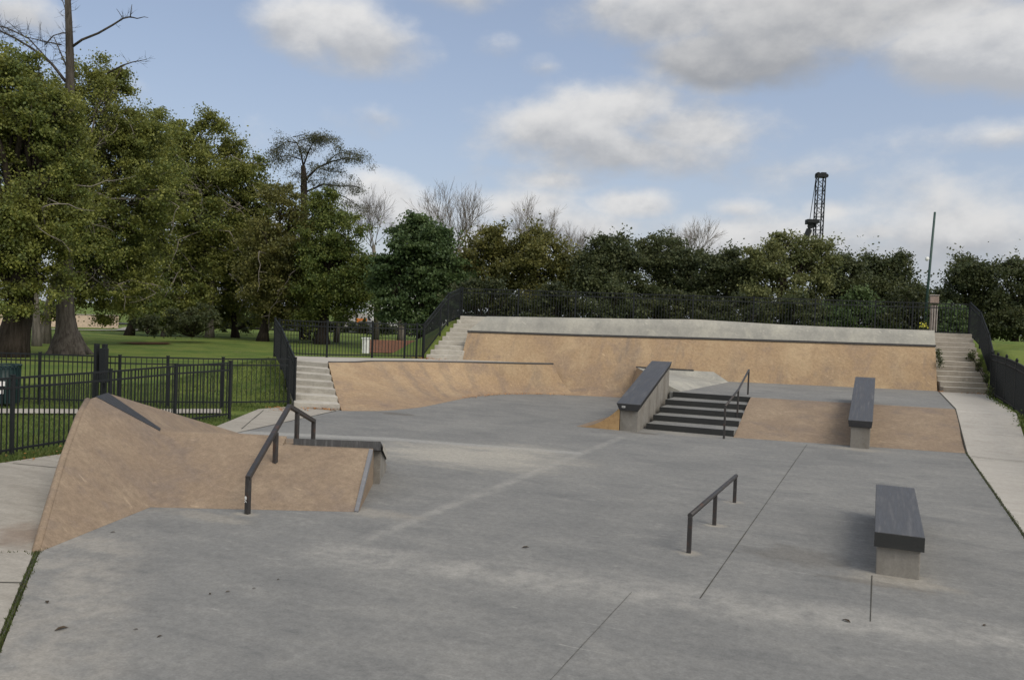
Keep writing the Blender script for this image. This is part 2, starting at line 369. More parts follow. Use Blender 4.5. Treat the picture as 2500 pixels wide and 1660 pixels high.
b = MB()
fl = [(-5.0, -6), (-5.0, 3.35), (-5.93, 4.17), (-8.17, 6.2), (-12.6, 14.2), (-13.4, 18.98), (-12.2, 28.8), WP(12, .5, 0)[:2], WP(5, .6, 0)[:2], (1.88, 21.5), (1.88, 12.8), (1.88, -6)]
b.prism(fl, -.2, 0); b.build('skate_floor', M['floor']); tag(bpy.data.objects['skate_floor'], kind='structure')
def strip(name, segs, w, z, mat, wob=.0):
    b = MB()
    for p, q in segs:
        p = Vector((*p[:2], z)); q = Vector((*q[:2], z)); d = (q-p); n = max(2, int(d.length/.35)); x = d.normalized().cross(Vector((0, 0, 1)))
        pts = [p+d*(i/n)+x*random.uniform(-wob, wob) for i in range(n+1)]
        ws = [w*random.uniform(.7, 1.3)/2 for _ in pts]
        for i in range(n): b.face([pts[i]-x*ws[i], pts[i]+x*ws[i], pts[i+1]+x*ws[i+1], pts[i+1]-x*ws[i+1]])
    o = b.build(name, mat); tag(o, kind='structure'); return o
strip('hairline_joint', [((-2.165, 8.15), (-2.13, 3.0))], .006, .004, flat('faint_joint', (.09, .088, .08), .95), .002)
strip('floor_joint', [((-1.515, 8.30), (-1.45, 20.6)), ((.03, 8.45), (.03, 10.05))], .010, .004, M['joint'])
# sidewalks
b = MB()
b.prism([(-13.2, -6), (-5.05, -6), (-5.05, 3.33), (-5.97, 4.13), (-8.22, 6.17), (-12.62, 14.2), (-13.43, 18.95), (-15.0, 18.8), (-15.2, 17.9), (-14.1, 15.6), (-13.15, 13.6), (-13.2, 8.8)], -.2, .0)
b.build('sidewalk', M['walk']); tag(bpy.data.objects['sidewalk'], kind='structure')
strip('sidewalk_joint', [((-13.0, 9.35), (-10.2, 9.8)), ((-7.4, 5.45), (-9.0, 4.6)), ((-12.95, 14.7), (-14.9, 17.75)), ((-5.7, 3.85), (-7.5, 2.2)), ((-12.62, 14.2), (-13.43, 18.95))], .025, .004, M['joint'], .004)
b = MB()   # right-hand walkway: flat at the plateau, then a ramp down
xr = 1.92
prof = [(-6, .0), (12, .0), (21.45, .003), (25.06, .695), (33.0, .695)]
edge = {-6: 4.2, 12: 3.45, 21.45: 3.15, 25.06: 3.3, 33.0: 3.35}
P = [[(xr, y, z), (edge[y], y, z)] for y, z in prof]
b.solid([[p[0] for p in P], [p[1] for p in P]][::-1], -.2)
b.build('walkway', M['walk2']); tag(bpy.data.objects['walkway'], kind='structure')
strip('walkway_joint', [((1.95, 20.9), (3.1, 20.7))], .03, .026, M['joint'])

# raised platform behind the steps
b = MB()
pf = [(-5.55, 24.25), (-3.27, 24.27), (1.89, 25.03), (1.89, 32.1), WP(0, .7, 0)[:2], WP(7.2, .7, 0)[:2], WP(8.6, .7, 0)[:2]]
b.prism(pf, -.2, .7); o = b.build('raised_platform', M['floor']); tag(o, kind='structure')

# ------------------------------------------------------------------ tan bank up to the platform
t = thing('bank_ramp', 'tan concrete bank between the black steps and the right walkway', 'skate ramp', (-.6, 20.7, 0))
b = MB()
rows = []
for k in range(9):
    f = k/8; y0 = f
    rows.append([(-3.14+(-3.255+3.14)*f, 20.66+(24.265-20.66)*f, .7*(f+.04*math.sin(f*math.pi*2)*-1)+.003), (1.885, 21.5+(25.025-21.5)*f, .7*(f+.04*math.sin(f*math.pi*2)*-1)+.003)])
b.solid([[r[0] for r in rows], [r[1] for r in rows]], -.1)
b.build('bank_face', M['tan'], t)

# ------------------------------------------------------------------ long back ramp
t = thing('quarter_ramp', 'long tall tan ramp along the back with grey wall above its coping', 'skate ramp', WP(8, 0, 0))
pn = [0, .12, .25, .38, .5, .65, .8, .95, 1.1, 1.25, 1.35]; pz = [0, .035, .13, .33, .56, .87, 1.18, 1.48, 1.78, 2.05, 2.2]
def copz(s): return float(np.interp(s, [0, 8, 12.6, 16.7], [2.215, 2.165, 2.11, 2.09]))
def topz(s): return float(np.interp(s, [-.4, 3.7, 5.1, 8.1, 10.1, 13.4, 16.1, 17], [2.778, 2.775, 2.795, 2.872, 2.815, 2.755, 2.70, 2.68]))
def r0(n, z): return -.02-.0*n
b = MB(); SS = np.linspace(0, 1, 45); P = []
for f in SS:
    row = []
    for n, z in zip(pn, pz):
        zz = z*copz(f*16.7)/2.2
        sr_ = -.02-.13*max(0, zz-.7)/1.5; sl = 16.85-.12*zz
        row.append(WP(sr_+(sl-sr_)*f, n, zz))
    P.append(row)
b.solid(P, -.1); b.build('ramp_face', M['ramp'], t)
b = MB()
for i in range(24):
    f0, f1 = i/24, (i+1)/24
    def cp(f, dn, dz): s = -.17+(16.62+.17)*f; return WP(s, 1.35+dn, copz(s)+dz)
    q = [(-.05, -.01), (-.05, .055), (.05, .055), (.05, -.01)]
    b.hexa([cp(f0, *k) for k in q], [cp(f1, *k) for k in q])
b.build('coping', M['coping'], t)
b = MB(); A = []
for i in range(41):
    f = i/40
    lo_s = -.17+(16.62+.17)*f; hi_s = -.2+(15.95+.2)*f
    A.append([WP(lo_s, 1.36, copz(lo_s)+.04), WP((lo_s+hi_s)/2, 1.5, (copz(lo_s)+topz(hi_s))/2+.02), WP(hi_s, 1.62, topz(hi_s)), WP(hi_s, 1.95, topz(hi_s)-.005), WP(hi_s, 2.0, topz(hi_s)-.3)])
b.solid(A, 1.5); b.build('parapet_wall', M['parapet'], t)
# top deck
b = MB()
b.prism([WP(-.2, 1.9, 0)[:2], WP(15.75, 1.9, 0)[:2], WP(15.5, 4.5, 0)[:2], WP(17.45, 4.55, 0)[:2], WP(17.4, 5.6, 0)[:2], WP(-2.6, 5.6, 0)[:2], WP(-2.5, 4.4, 0)[:2], WP(-.25, 4.4, 0)[:2]], -.1, 2.63)
o = b.build('top_deck', M['walk2']); tag(o, kind='structure')

# ------------------------------------------------------------------ bowl bank on the left
def smooth_poly(pts, n):
    pts = np.array(pts, float); d = np.r_[0, np.cumsum(np.linalg.norm(np.diff(pts, axis=0), axis=1))]; d /= d[-1]
    tt = np.linspace(0, 1, n); lin = np.stack([np.interp(tt, d, pts[:, k]) for k in range(pts.shape[1])], -1)
    for _ in range(3): lin[1:-1] = .25*lin[:-2]+.5*lin[1:-1]+.25*lin[2:]
    return lin
cop = smooth_poly([(-16.03, 22.11), (-15.5, 23.0), (-15.62, 23.75), (-14.75, 24.97), (-13.2, 26.6), (-10.86, 28.62)], 49)
bas = smooth_poly([(-13.29, 19.0), (-12.4, 19.75), (-12.1, 21.2), (-12.3, 23.6), (-12.4, 25.2), (-11.95, 26.9), (-10.9, 27.9), (-9.7, 28.4)], 49)
t = thing('bowl_bank', 'low curved tan bowl bank with dark coping turning the corner beside the left stairs', 'skate ramp', (-14, 23, 0))
b = MB(); P = []
for i in range(49):
    row = []
    for j in range(11):
        f = j/10; ex = 1.25+.9*min(1, i/20.)
        row.append((bas[i, 0]+(cop[i, 0]-bas[i, 0])*f, bas[i, 1]+(cop[i, 1]-bas[i, 1])*f, .004+1.06*f**ex))
    P.append(row)
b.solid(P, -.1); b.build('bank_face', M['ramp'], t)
b = MB()
b.tube([(x-.01, y+.01, 1.062) for x, y in cop], .04, 6); b.build('coping', M['coping'], t)
b = MB()
dk = [tuple(p) for p in cop]+[WP(13.3, .9, 0)[:2], WP(16.7, .9, 0)[:2], WP(17.9, .45, 0)[:2], (-15.3, 27.25), (-16.8, 25.65), (-19.3, 24.0), (-18.0, 22.6), (-16.25, 22.2)]
b.prism(dk, -.1, 1.055); b.build('bank_deck', M['walk2'], t)

# hip slab between bowl and platform
t = thing('hip_wedge', 'grey concrete hip slab tilting down onto the platform behind the sloping ledge', 'skate ramp', (-6, 27, .7))
b = MB()
A_ = WP(10.21, .6, 1.06); B_ = WP(8.2, .6, 1.03); B2_ = WP(7.5, .62, 1.02); C_ = WP(7.0, .30, .702); D_ = (-5.3, 24.6, .702); E_ = (-6.0, 24.55, 1.0); A2 = (-6.9, 26.8, 1.06)
pl = [A_, A2, E_, D_, C_, B2_, B_]
b.face(pl[::-1]); 
for i in range(len(pl)):
    p, q = pl[i], pl[(i+1) % len(pl)]; b.face([(p[0], p[1], -.1), (q[0], q[1], -.1), q, p])
b.build('slab', M['parapet'], t)
b = MB(); b.bar(WP(10.25, .58, 1.075), WP(8.2, .60, 1.045), .05, .05); b.build('coping', M['coping'], t)
b = MB()   # bowl side of the hip
P = []
for i in range(8):
    f = i/7; tp = (-6.02+(A_[0]+6.02)*f, 24.5+(A_[1]-24.5)*f, 1.0+.06*f); bt = (-6.55+(A_[0]-.45+6.55)*f, 24.45+(A_[1]-.3-24.45)*f, .004)
    P.append([tuple(bt[k]+(tp[k]-bt[k])*(j/6)**(1 if k < 2 else 1.8) for k in range(3)) for j in range(7)])
b.solid(P, -.1); b.build('bowl_side', M['ramp'], t)

# ------------------------------------------------------------------ steps with black risers
t = thing('stair_set', 'five broad concrete steps with black painted risers between the sloping ledge and the tan bank', 'steps', (-4.3, 20.8, 0))
yl = [20.82, 21.63, 22.42, 23.2, 24.24]; yr = [20.84, 21.75, 22.55, 23.36, 24.26]
for k in range(5):
    z1 = .14*(k+1); xl = -5.33-.03*k; xrr = -3.16-.02*k
    b = MB()
    yb = 24.3
    top_end = yl[k+1]+.06 if k < 4 else 24.4; top_endr = yr[k+1]+.06 if k < 4 else 24.4
    b.prism([(xl, yl[k]), (xrr, yr[k]), (xrr, top_endr), (xl, top_end)], -.1, z1 if k < 4 else .703)
    st = b.build('step', M['floor'], t, bevel=.008)
    b = MB()
    b.prism([(xl, yl[k]-.012), (xrr, yr[k]-.012), (xrr, yr[k]+.01), (xl, yl[k]+.01)], .14*k+.004, z1-.012)
    b.prism([(xl, yl[k]-.012), (xrr, yr[k]-.012), (xrr, yr[k]+.05), (xl, yl[k]+.05)], z1-.012, z1+.004+(.003 if k == 4 else 0))
    b.build('riser', M['riser'], st)

# sloping hubba ledge
t = thing('hubba_ledge', 'sloping concrete ledge with thick black steel cap running down beside the black steps', 'skate ledge', (-5.6, 20.1, 0))
sl = .2; x0 = lambda y: -.062*(y-20.1)
def hub(y, x, z): return (x+x0(y), y, z)
b = MB()
ya, yb = 20.12, 24.45
zt = lambda y: .685+sl*(y-20.1)
b.hexa([hub(ya, -5.82, -.1), hub(ya, -5.36, -.1), hub(yb, -5.36, -.1), hub(yb, -5.82, -.1)], [hub(ya, -5.82, zt(ya)-.15), hub(ya, -5.36, zt(ya)-.15), hub(yb, -5.36, zt(yb)-.15), hub(yb, -5.82, zt(yb)-.15)])
b.build('concrete_base', M['block'], t, bevel=.012)
b = MB(); ya2, yb2 = 20.06, 24.5
b.hexa([hub(ya2, -5.83, zt(ya2)-.17), hub(ya2, -5.35, zt(ya2)-.17), hub(yb2, -5.35, zt(yb2)-.17), hub(yb2, -5.83, zt(yb2)-.17)], [hub(ya2, -5.91, zt(ya2)), hub(ya2, -5.30, zt(ya2)), hub(yb2, -5.30, zt(yb2)), hub(yb2, -5.91, zt(yb2))])
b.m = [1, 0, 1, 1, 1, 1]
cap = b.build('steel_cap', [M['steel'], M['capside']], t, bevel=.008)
b = MB(); b.box((-5.72, 20.054, .60), (.085, .006, .045)); b.build('sticker', M['sticker'], cap, 'small pale sticker with dark marks')
bb = MB(); bb.box((-5.737, 20.050, .603), (.022, .004, .024)); bb.box((-5.705, 20.050, .603), (.022, .004, .024)); bb.build('sticker_mark', M['black'], cap)
# flared quarter beside it
t = thing('flared_bank', 'small curved tan flare bank leaning against the left side of the sloping ledge', 'skate ramp', (-6.3, 20.1, 0))
b = MB(); P = []
for i in range(10):
    f = i/9; y = 20.13+3.4*f; w = 1.12-.25*f; hgt = .56
    P.append([(-5.83+x0(y)-w*(1-j/12), y, .004+hgt*(j/12)**2.1) for j in range(13)])
b.solid(P, -.05); b.build('bank_face', M['tan'], t)

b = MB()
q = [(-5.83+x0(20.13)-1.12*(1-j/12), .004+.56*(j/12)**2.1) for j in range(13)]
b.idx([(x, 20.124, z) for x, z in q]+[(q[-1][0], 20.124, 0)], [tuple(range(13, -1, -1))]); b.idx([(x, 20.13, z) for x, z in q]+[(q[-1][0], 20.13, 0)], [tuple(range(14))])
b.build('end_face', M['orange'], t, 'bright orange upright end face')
# ------------------------------------------------------------------ ledge on the bank, near box
t = thing('grind_box', 'long black-capped box standing on the tan bank', 'skate ledge', (-.33, 20.7, 0))
b = MB(); zt = lambda y: .63+.155*(y-20.7)
b.hexa([(-.53, 20.76, -.05), (-.12, 20.76, -.05), (-.12, 25.5, -.05), (-.53, 25.5, -.05)], [(-.53, 20.76, zt(20.76)-.14), (-.12, 20.76, zt(20.76)-.14), (-.12, 25.5, zt(25.5)-.14), (-.53, 25.5, zt(25.5)-.14)])
b.build('concrete_base', M['block'], t, bevel=.012)
b = MB(); zz = (20.72, 25.55)
b.hexa([(-.575, zz[0], zt(zz[0])-.155), (-.09, zz[0], zt(zz[0])-.155), (-.09, zz[1], zt(zz[1])-.155), (-.575, zz[1], zt(zz[1])-.155)], [(-.595, zz[0], zt(zz[0])), (-.075, zz[0], zt(zz[0])), (-.075, zz[1], zt(zz[1])), (-.595, zz[1], zt(zz[1]))])
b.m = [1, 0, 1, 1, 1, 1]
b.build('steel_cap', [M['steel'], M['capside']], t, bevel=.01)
t = thing('grind_box', 'low flat black-capped box on the open floor nearest the camera', 'skate ledge', (.28, 11.6, 0))
b = MB(); b.hexa([(.065, 10.15, -.05), (.505, 10.15, -.05), (.505, 13.2, -.05), (.065, 13.2, -.05)], [(.065, 10.15, .33), (.505, 10.15, .33), (.505, 13.2, .33), (.065, 13.2, .33)])
b.build('concrete_base', M['block'], t, bevel=.012)
b = MB(); b.hexa([(.045, 10.105, .315), (.53, 10.105, .315), (.53, 13.24, .315), (.045, 13.24, .315)], [(.035, 10.10, .48), (.54, 10.10, .48), (.54, 13.245, .48), (.035, 13.245, .48)])
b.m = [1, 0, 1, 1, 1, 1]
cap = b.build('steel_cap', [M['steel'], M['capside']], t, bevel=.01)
b = MB(); b.tube([(.495, 10.10, .40), (.495, 10.094, .40)], .028, 12); b.build('drain_hole', M['riser'], cap)
b = MB(); b.hexa([(.036, 10.098, .318), (.539, 10.098, .318), (.539, 10.103, .318), (.036, 10.103, .318)], [(.036, 10.096, .472), (.539, 10.096, .472), (.539, 10.101, .472), (.036, 10.101, .472)])
b.build('end_plate', M['riser'], cap)

# ------------------------------------------------------------------ rails
def rail(label, tops, posts, w=.055, tube=True):
    t = thing('grind_rail', label, 'grind rail', posts[0][0])
    b = MB()
    if tube: b.tube(tops, w*.55, 10)
    else:
        for a, c in zip(tops[:-1], tops[1:]): b.bar(a, c, w, w)
    b.build('rail_bar', M['rail'], t, bevel=0 if tube else .006)
    for a, c in posts:
        b = MB(); b.bar((a[0], a[1], a[2]-.08), c, w*.9, w*.9, up=(0, 1, 0)); b.build('post', M['rail'], t, bevel=.004)
    return t
rail('short straight black grind rail on three posts on the open grey floor', [(-1.96, 9.88, .445), (-1.945, 11.46, .425), (-1.925, 13.12, .405)],
     [((-1.96, 9.9, 0), (-1.96, 9.9, .43)), ((-1.943, 11.46, 0), (-1.943, 11.46, .41)), ((-1.93, 13.09, 0), (-1.93, 13.09, .39))])
rail('black handrail sloping down over the steps beside the tan bank', [(-3.30, 20.27, .772), (-3.34, 22.53, 1.03), (-3.47, 25.22, 1.42)],
     [((-3.30, 20.29, 0), (-3.30, 20.29, .75)), ((-3.345, 22.53, .28), (-3.345, 22.53, 1.02)), ((-3.465, 25.19, .7), (-3.465, 25.19, 1.4))], .05)
t = rail('bent black grind rail rising over the tan hump and down its far side', [(-7.49, 8.65, .475), (-8.55, 10.79, 1.165), (-9.3, 12.45, .70)],
     [((-7.505, 8.68, 0), (-7.505, 8.68, .46)), ((-8.13, 9.97, .42), (-8.13, 9.97, .87)), ((-8.77, 11.28, .5), (-8.77, 11.28, 1.0)), ((-9.29, 12.42, .1), (-9.29, 12.42, .69))], .066, False)
b = MB()
cx, cy, cz = -7.505, 8.64, .205
def stk(pts): b.face([(cx+p[0], cy-.004, cz+p[1]) for p in pts])
stk([(-.016, .03), (.004, .04), (.02, .025), (.018, .0), (.004, -.012), (-.014, -.002)]); stk([(-.02, -.018), (-.008, -.012), (.02, -.04), (.012, -.048)]); stk([(.02, -.014), (.01, -.02), (-.02, -.044), (-.014, -.05)])
b.build('sticker', M['sticker'], [c for c in bpy.data.objects if c.parent == t and c.name.startswith('post')][0], 'torn white sticker')

# ------------------------------------------------------------------ the hump at the left front
t = thing('skate_hump', 'tan pyramid hump at the left with high pointed wing and dark ridge plate', 'skate ramp', (-8.5, 9.5, 0))
B0 = (-8.18, 6.216, .003); B1 = (-8.81, 8.29, .003); B2 = (-6.35, 9.54, .003); S_ = (-7.09, 10.97, .58); NLp = (-8.36, 10.41, .605); Kc = (-8.48, 10.66, .705); Cc = (-10.25, 9.8, .716); Pk = (-10.74, 8.94, 1.264)
R1 = (-11.2, 9.64, 1.264); R2 = (-10.37, 9.93, .735); Tt = (-12.51, 14.15, .003); Bk = (-7.95, 12.78, .003); CRt = (-7.22, 11.22, .58)
LE = [B0, (-8.81, 6.85, .317), (-9.59, 7.65, .711), (-10.39, 8.51, 1.10), Pk]
b = MB()
b.face(LE[:]+[Cc, B1]); b.face([B1, Cc, Kc, NLp, S_, B2])
b.face([NLp, (-8.45, 10.6, .605), CRt, S_]); b.face([Kc, (-8.45, 10.6, .605), NLp])
b.face([Pk, R1, R2, Cc]); b.face([R1, Tt, R2]); b.face([R2, Tt, Kc, Cc]); b.face([Kc, Tt, Bk, CRt, (-8.45, 10.6, .605)])
loop = LE+[R1, Tt, Bk, CRt, S_, B2, B1]
for p, q in zip(loop, loop[1:]+loop[:1]): b.face([(q[0], q[1], -.1), (p[0], p[1], -.1), p, q])
hump = b.build('bank_face', M['tan'], t)
b = MB()   # dark ridge plate
up = lambda p, d=.012: (p[0], p[1], p[2]+d)
def lerp(a, c, f): return tuple(x+(y-x)*f for x, y in zip(a, c))
p1, p2, p3, p4 = lerp(Pk, R1, .28), R1, R2, lerp(Cc, R2, .2)
b.hexa([p1, p4, p3, p2], [up(p1), up(p4), up(p3), up(p2)]); b.build('ridge_plate', M['black'], t)
b = MB()   # rounded pale lip down the left edge
b.tube([up(lerp(a, (a[0]-.03, a[1]-.03, a[2]), 1), -.03) for a in LE], .05, 8); b.build('edge_lip', M['tan'], t)
b = MB()   # steel angle along the right edge of the front bank
b.hexa([(B2[0]+.012, B2[1]-.03, -.02), (B2[0]-.05, B2[1]-.03, -.02), (S_[0]-.05, S_[1]-.01, .5), (S_[0]+.012, S_[1], .5)], [(B2[0]+.012, B2[1]-.03, .02), (B2[0]-.05, B2[1]-.03, .022), (S_[0]-.05, S_[1]-.01, .60), (S_[0]+.012, S_[1], .59)])
b.build('edge_angle', M['edge'], t)
b = MB()   # ledge cap across the crest, falling away behind
fl_, fr_ = (-8.27, 10.56), (-7.06, 11.15); bl_, br_ = (-8.83, 11.66), (-7.6, 12.2)
b.hexa([(*fl_, .585), (*fr_, .555), (*br_, .21), (*bl_, .22)], [(*fl_, .705), (*fr_, .695), (*br_, .33), (*bl_, .34)])
b.build('ledge_cap', M['steel'], t, 'dark steel faced ledge cap')
b = MB(); b.hexa([(-8.3, 10.7, -.05), (-7.13, 11.27, -.05), (-7.72, 12.42, -.05), (-8.8, 11.9, -.05)], [(-8.3, 10.7, .56), (-7.13, 11.27, .54), (-7.62, 12.2, .23), (-8.75, 11.65, .25)]); b.build('ledge_base', M['block'], t)
b = MB()
e0 = (fr_[0]+.008, fr_[1]+.004); e1 = (br_[0]+.008, br_[1]+.004)
b.hexa([(e0[0]-.002, e0[1]+.06, .545), (e0[0]+.004, e0[1]+.06, .545), (e1[0]+.004, e1[1], .215), (e1[0]-.002, e1[1], .215)], [(e0[0]-.002, e0[1]+.06, .67), (e0[0]+.004, e0[1]+.06, .67), (e1[0]+.004, e1[1], .325), (e1[0]-.002, e1[1], .325)])
b.build('ledge_end', M['walk2'], t)

# ------------------------------------------------------------------ stairs (three flights)
def stairs(label, corners, z0, z1, n, base, wide=None, dark_risers=False):
    # corners: front-left, front-right, back-right, back-left (plan)
    t = thing('concrete_stairs', label, 'stairs', (corners[0][0], corners[0][1], z0))
    fl, fr, brr, bl = [np.array(c[:2]) for c in corners]
    for k in range(n):
        f = k/n; a = fl+(bl-fl)*f; c = fr+(brr-fr)*f
        f2 = min(1, (k+1.25)/n); a2 = fl+(bl-fl)*f2; c2 = fr+(brr-fr)*f2
        if wide: c = c-np.array(U)*wide[k]; c2 = c2-np.array(U)*wide[k]
        b = MB(); j = random.uniform(-.006, .006)
        b.prism([tuple(a), tuple(c), tuple(c2), tuple(a2)], base, z0+(z1-z0)*(k+1)/n+j-.004)
        if dark_risers: b.m = [0, 0]+[1]*4
        b.build('step', [M['step'], M['riserc']], t, bevel=.015)
    return t
stairs('short flight of pale concrete steps between the black fence and the low bowl bank', [(-14.72, 18.78), (-13.5, 19.2), (-16.3, 22.35), (-18.1, 22.75)], 0, 1.06, 7, -.1)
stairs('pale concrete steps climbing from the bowl deck to the left end of the top deck', [WP(17.95, .35, 0), WP(16.72, .35, 0), WP(16.0, 4.6, 0), WP(17.45, 4.6, 0)], 1.055, 2.69, 10, .9, [0, 0, .05, .3, .55, .8, .9, .9, .9, .9])
stairs('tall flight of pale concrete steps at the right end of the back ramp', [WP(-.10, .05, 0), WP(-1.62, .05, 0), WP(-1.7, 4.3, 0), WP(-.24, 4.3, 0)][1::-1]+[WP(-.24, 4.3, 0), WP(-1.7, 4.3, 0)] if False else [WP(-.12, .3, 0), WP(-1.62, .3, 0), WP(-2.45, 4.4, 0), WP(-.26, 4.4, 0)], .7, 2.70, 12, .3, None, True)

# ------------------------------------------------------------------ fences
def fence(label, pts, h=1.3, step=.115, ext=True, postcap=False):
    """pts: (x, y, z) of posts; every bay has a picket panel and three rails"""
    t = thing('metal_fence', label, 'fence', pts[0])
    for p in pts:
        b = MB(); b.box((p[0], p[1], p[2]+h/2), (.056, .056, h+.09)); b.box((p[0], p[1], p[2]+h+.05), (.068, .068, .02))
        if postcap: b.tube([(p[0], p[1], p[2]+h+.05), (p[0], p[1], p[2]+h+.12)], [.045, .02], 8)
        b.build('post', M['fence'], t)
    for p, q in zip(pts[:-1], pts[1:]):
        p = Vector(p); q = Vector(q); d = q-p; L = math.hypot(d.x, d.y); n = max(1, int(L/step))
        b = MB(); ang = math.atan2(d.y, d.x); rot = Matrix.Rotation(ang, 3, 'Z')
        for i in range(1, n):
            c = p+d*(i/n); b.box((c.x, c.y, c.z+.07+(h-.09)/2), (.018, .018, h-.09), rot=rot)
        b.build('picket_panel', M['fence'], t)
        for z in (.13, h-.17, h):
            b = MB(); b.bar((p.x, p.y, p.z+z), (q.x, q.y, q.z+z), .03, .036); b.build('rail', M['fence'], t)
    return t
fence('near black picket fence along the left sidewalk, ending behind the tan hump', [(-13.1, 5.2, 0), (-13.3, 7.5, -.03), (-13.72, 9.84, -.03), (-13.95, 12.05, -.03), (-14.42, 14.2, -.03), (-14.5, 16.02, -.03)], 1.37, .11)
f2 = fence('black picket fence crossing the lawn behind the gate post to the left edge', [(-15.08, 18.98, 0), (-16.4, 17.83, -.03), (-17.5, 16.95, -.03), (-18.42, 16.2, -.03), (-20.3, 15.3, -.03), (-22.5, 14.2, -.03), (-24.8, 13.1, -.03)], 1.31, .12)
t = thing('gate_post', 'stout black double gate post with latch box in the crossing lawn fence', 'gate post', (-18.9, 15.95, 0))
b = MB(); b.box((-18.75, 16.0, .8), (.10, .10, 1.62)); b.build('post', M['fence'], t)
b = MB(); b.box((-18.95, 15.92, .8), (.10, .10, 1.62)); b.build('post', M['fence'], t)
b = MB(); b.box((-18.66, 15.9, 1.05), (.2, .12, .9)); b.build('latch_box', M['fence'], t)
fence('black picket fence climbing beside the short pale stairs', [(-15.0, 19.14, 0), (-16.55, 20.75, .36), (-18.1, 22.35, .74), (-19.7, 23.95, 1.04)], 1.31, .1)
fence('black picket fence along the back of the bowl deck', [(-19.6, 24.05, 1.02), (-17.85, 24.5, 1.02), (-16.85, 25.85, 1.02), (-16.0, 26.7, 1.02), (-15.7, 27.05, 1.02), WP(18.1, .5, 1.02)], 1.29, .11)
fence('black picket fence climbing beside the upper pale stairs', [WP(18.15, .6, 1.05), WP(17.95, 2.5, 1.9), WP(17.85, 3.4, 2.3), WP(17.7, 5.05, 2.6)], 1.25, .1)
fence('long black picket fence along the back edge of the top deck', [WP(s, 5.0, 2.6) for s in (17.6, 15.2, 12.8, 10.4, 8.0, 5.6, 3.2, .9, -.5, -2.6)], 1.25, .11)
fence('black picket fence coming down beside the tall right stairs', [WP(-2.62, 4.95, 2.6), WP(-2.45, 3.5, 2.2), WP(-2.1, 1.8, 1.4), (3.5, 32.3, .8)], 1.3, .1)
fence('black picket fence with capped posts along the right walkway', [(3.44, 32.1, .68), (3.4, 30.2, .68), (3.42, 28.4, .66), (3.45, 26.6, .6), (3.48, 24.8, .5), (3.5, 23.0, .3), (3.55, 21, .1), (3.65, 18.6, 0), (3.7, 16.2, 0), (3.75, 13.8, 0), (3.8, 11.4, 0), (3.95, 9., 0), (4.2, 6.6, 0)], 1.36, .1, postcap=True)

# ------------------------------------------------------------------ plants
def leaf_quads(c, size, upbias=.4, aspect=.72, droop=0.):
    n = len(c)
    nrm = rng.normal(size=(n, 3)); nrm[:, 2] += upbias; nrm /= np.linalg.norm(nrm, axis=1)[:, None]
    a = rng.normal(size=(n, 3)); a[:, 2] -= droop; a -= nrm*(a*nrm).sum(1)[:, None]; a /= np.linalg.norm(a, axis=1)[:, None]
    b = np.cross(nrm, a); s = (size*rng.uniform(.6, 1.35, n))[:, None]
    p = np.empty((n, 4, 3)); p[:, 0] = c-a*s*.5; p[:, 1] = c+b*s*.5*aspect+a*s*.06; p[:, 2] = c+a*s*.5; p[:, 3] = c-b*s*.5*aspect+a*s*.06
    return p.reshape(-1, 3), np.arange(4*n).reshape(n, 4)
def leaf_obj(name, pts, size, mat, parent=None, **kw):
    v, f = leaf_quads(pts, size, **kw)
    if parent is not None: v = v-np.array(parent_origin(parent))
    me = bpy.data.meshes.new(name); np_mesh(me, v, f); me.materials.append(mat)
    o = bpy.data.objects.new(name, me); COL.objects.link(o)
    if parent is not None: o.parent = parent
    return o
def lobe_points(lobes, cr_, per, dens=1., flat=.6, inner=.35):
    out = []
    for c, r in lobes:
        n = max(2, int(dens*6.5*(r/cr_)**2*rng.uniform(.6, 1.2)))
        d = rng.normal(size=(n, 3)); d /= np.linalg.norm(d, axis=1)[:, None]
        rad = r*(inner+(1-inner)*rng.random(n)**.6)*rng.uniform(.8, 1.16, n)
        cc = np.array(c)+d*rad[:, None]*np.array((1, 1, .9))
        k = rng.integers(int(per*.25), int(per*1.75), n)
        rep = np.repeat(cc, k, axis=0); m = len(rep)
        sc = np.repeat(rng.uniform(.45, 1.35, n), k)
        # each clump leans outward: a spray rather than a ball
        t = rng.normal(size=m); od = np.repeat(d*np.array((1, 1, .5))+rng.normal(size=(n, 3))*.35, k, axis=0)
        out.append(rep+rng.normal(size=(m, 3))*np.array((1, 1, flat))*(cr_*.36*sc)[:, None]+od*(t*cr_*.42*sc)[:, None])
    return np.concatenate(out)
def curve(a, c, bend, n=6, jit=.0):
    a = Vector(a); c = Vector(c); L = (c-a).length
    pts = []
    for i in range(n+1):
        f = i/n; p = a.lerp(c, f); p.z += bend*math.sin(f*math.pi)*L
        if 0 < i < n: p += Vector((random.uniform(-1, 1), random.uniform(-1, 1), random.uniform(-1, 1)))*jit*L
        pts.append(p)
    return pts
def px_lobes(lst, depth, spread=.5):
    out = []
    for px, py, rp in lst:
        r = rp*depth/F; c = PT(px, py, depth+random.uniform(-1, 1)*max(r, 1.5)*spread)
        out.append((c, r*.93))
        if rp > 20:
            for _ in range(4):
                d = Vector((random.gauss(0, 1), random.gauss(0, 1), random.gauss(.25, .8))).normalized()
                out.append((c+d*r*random.uniform(.9, 1.12), r*random.uniform(.16, .34)))
    return out
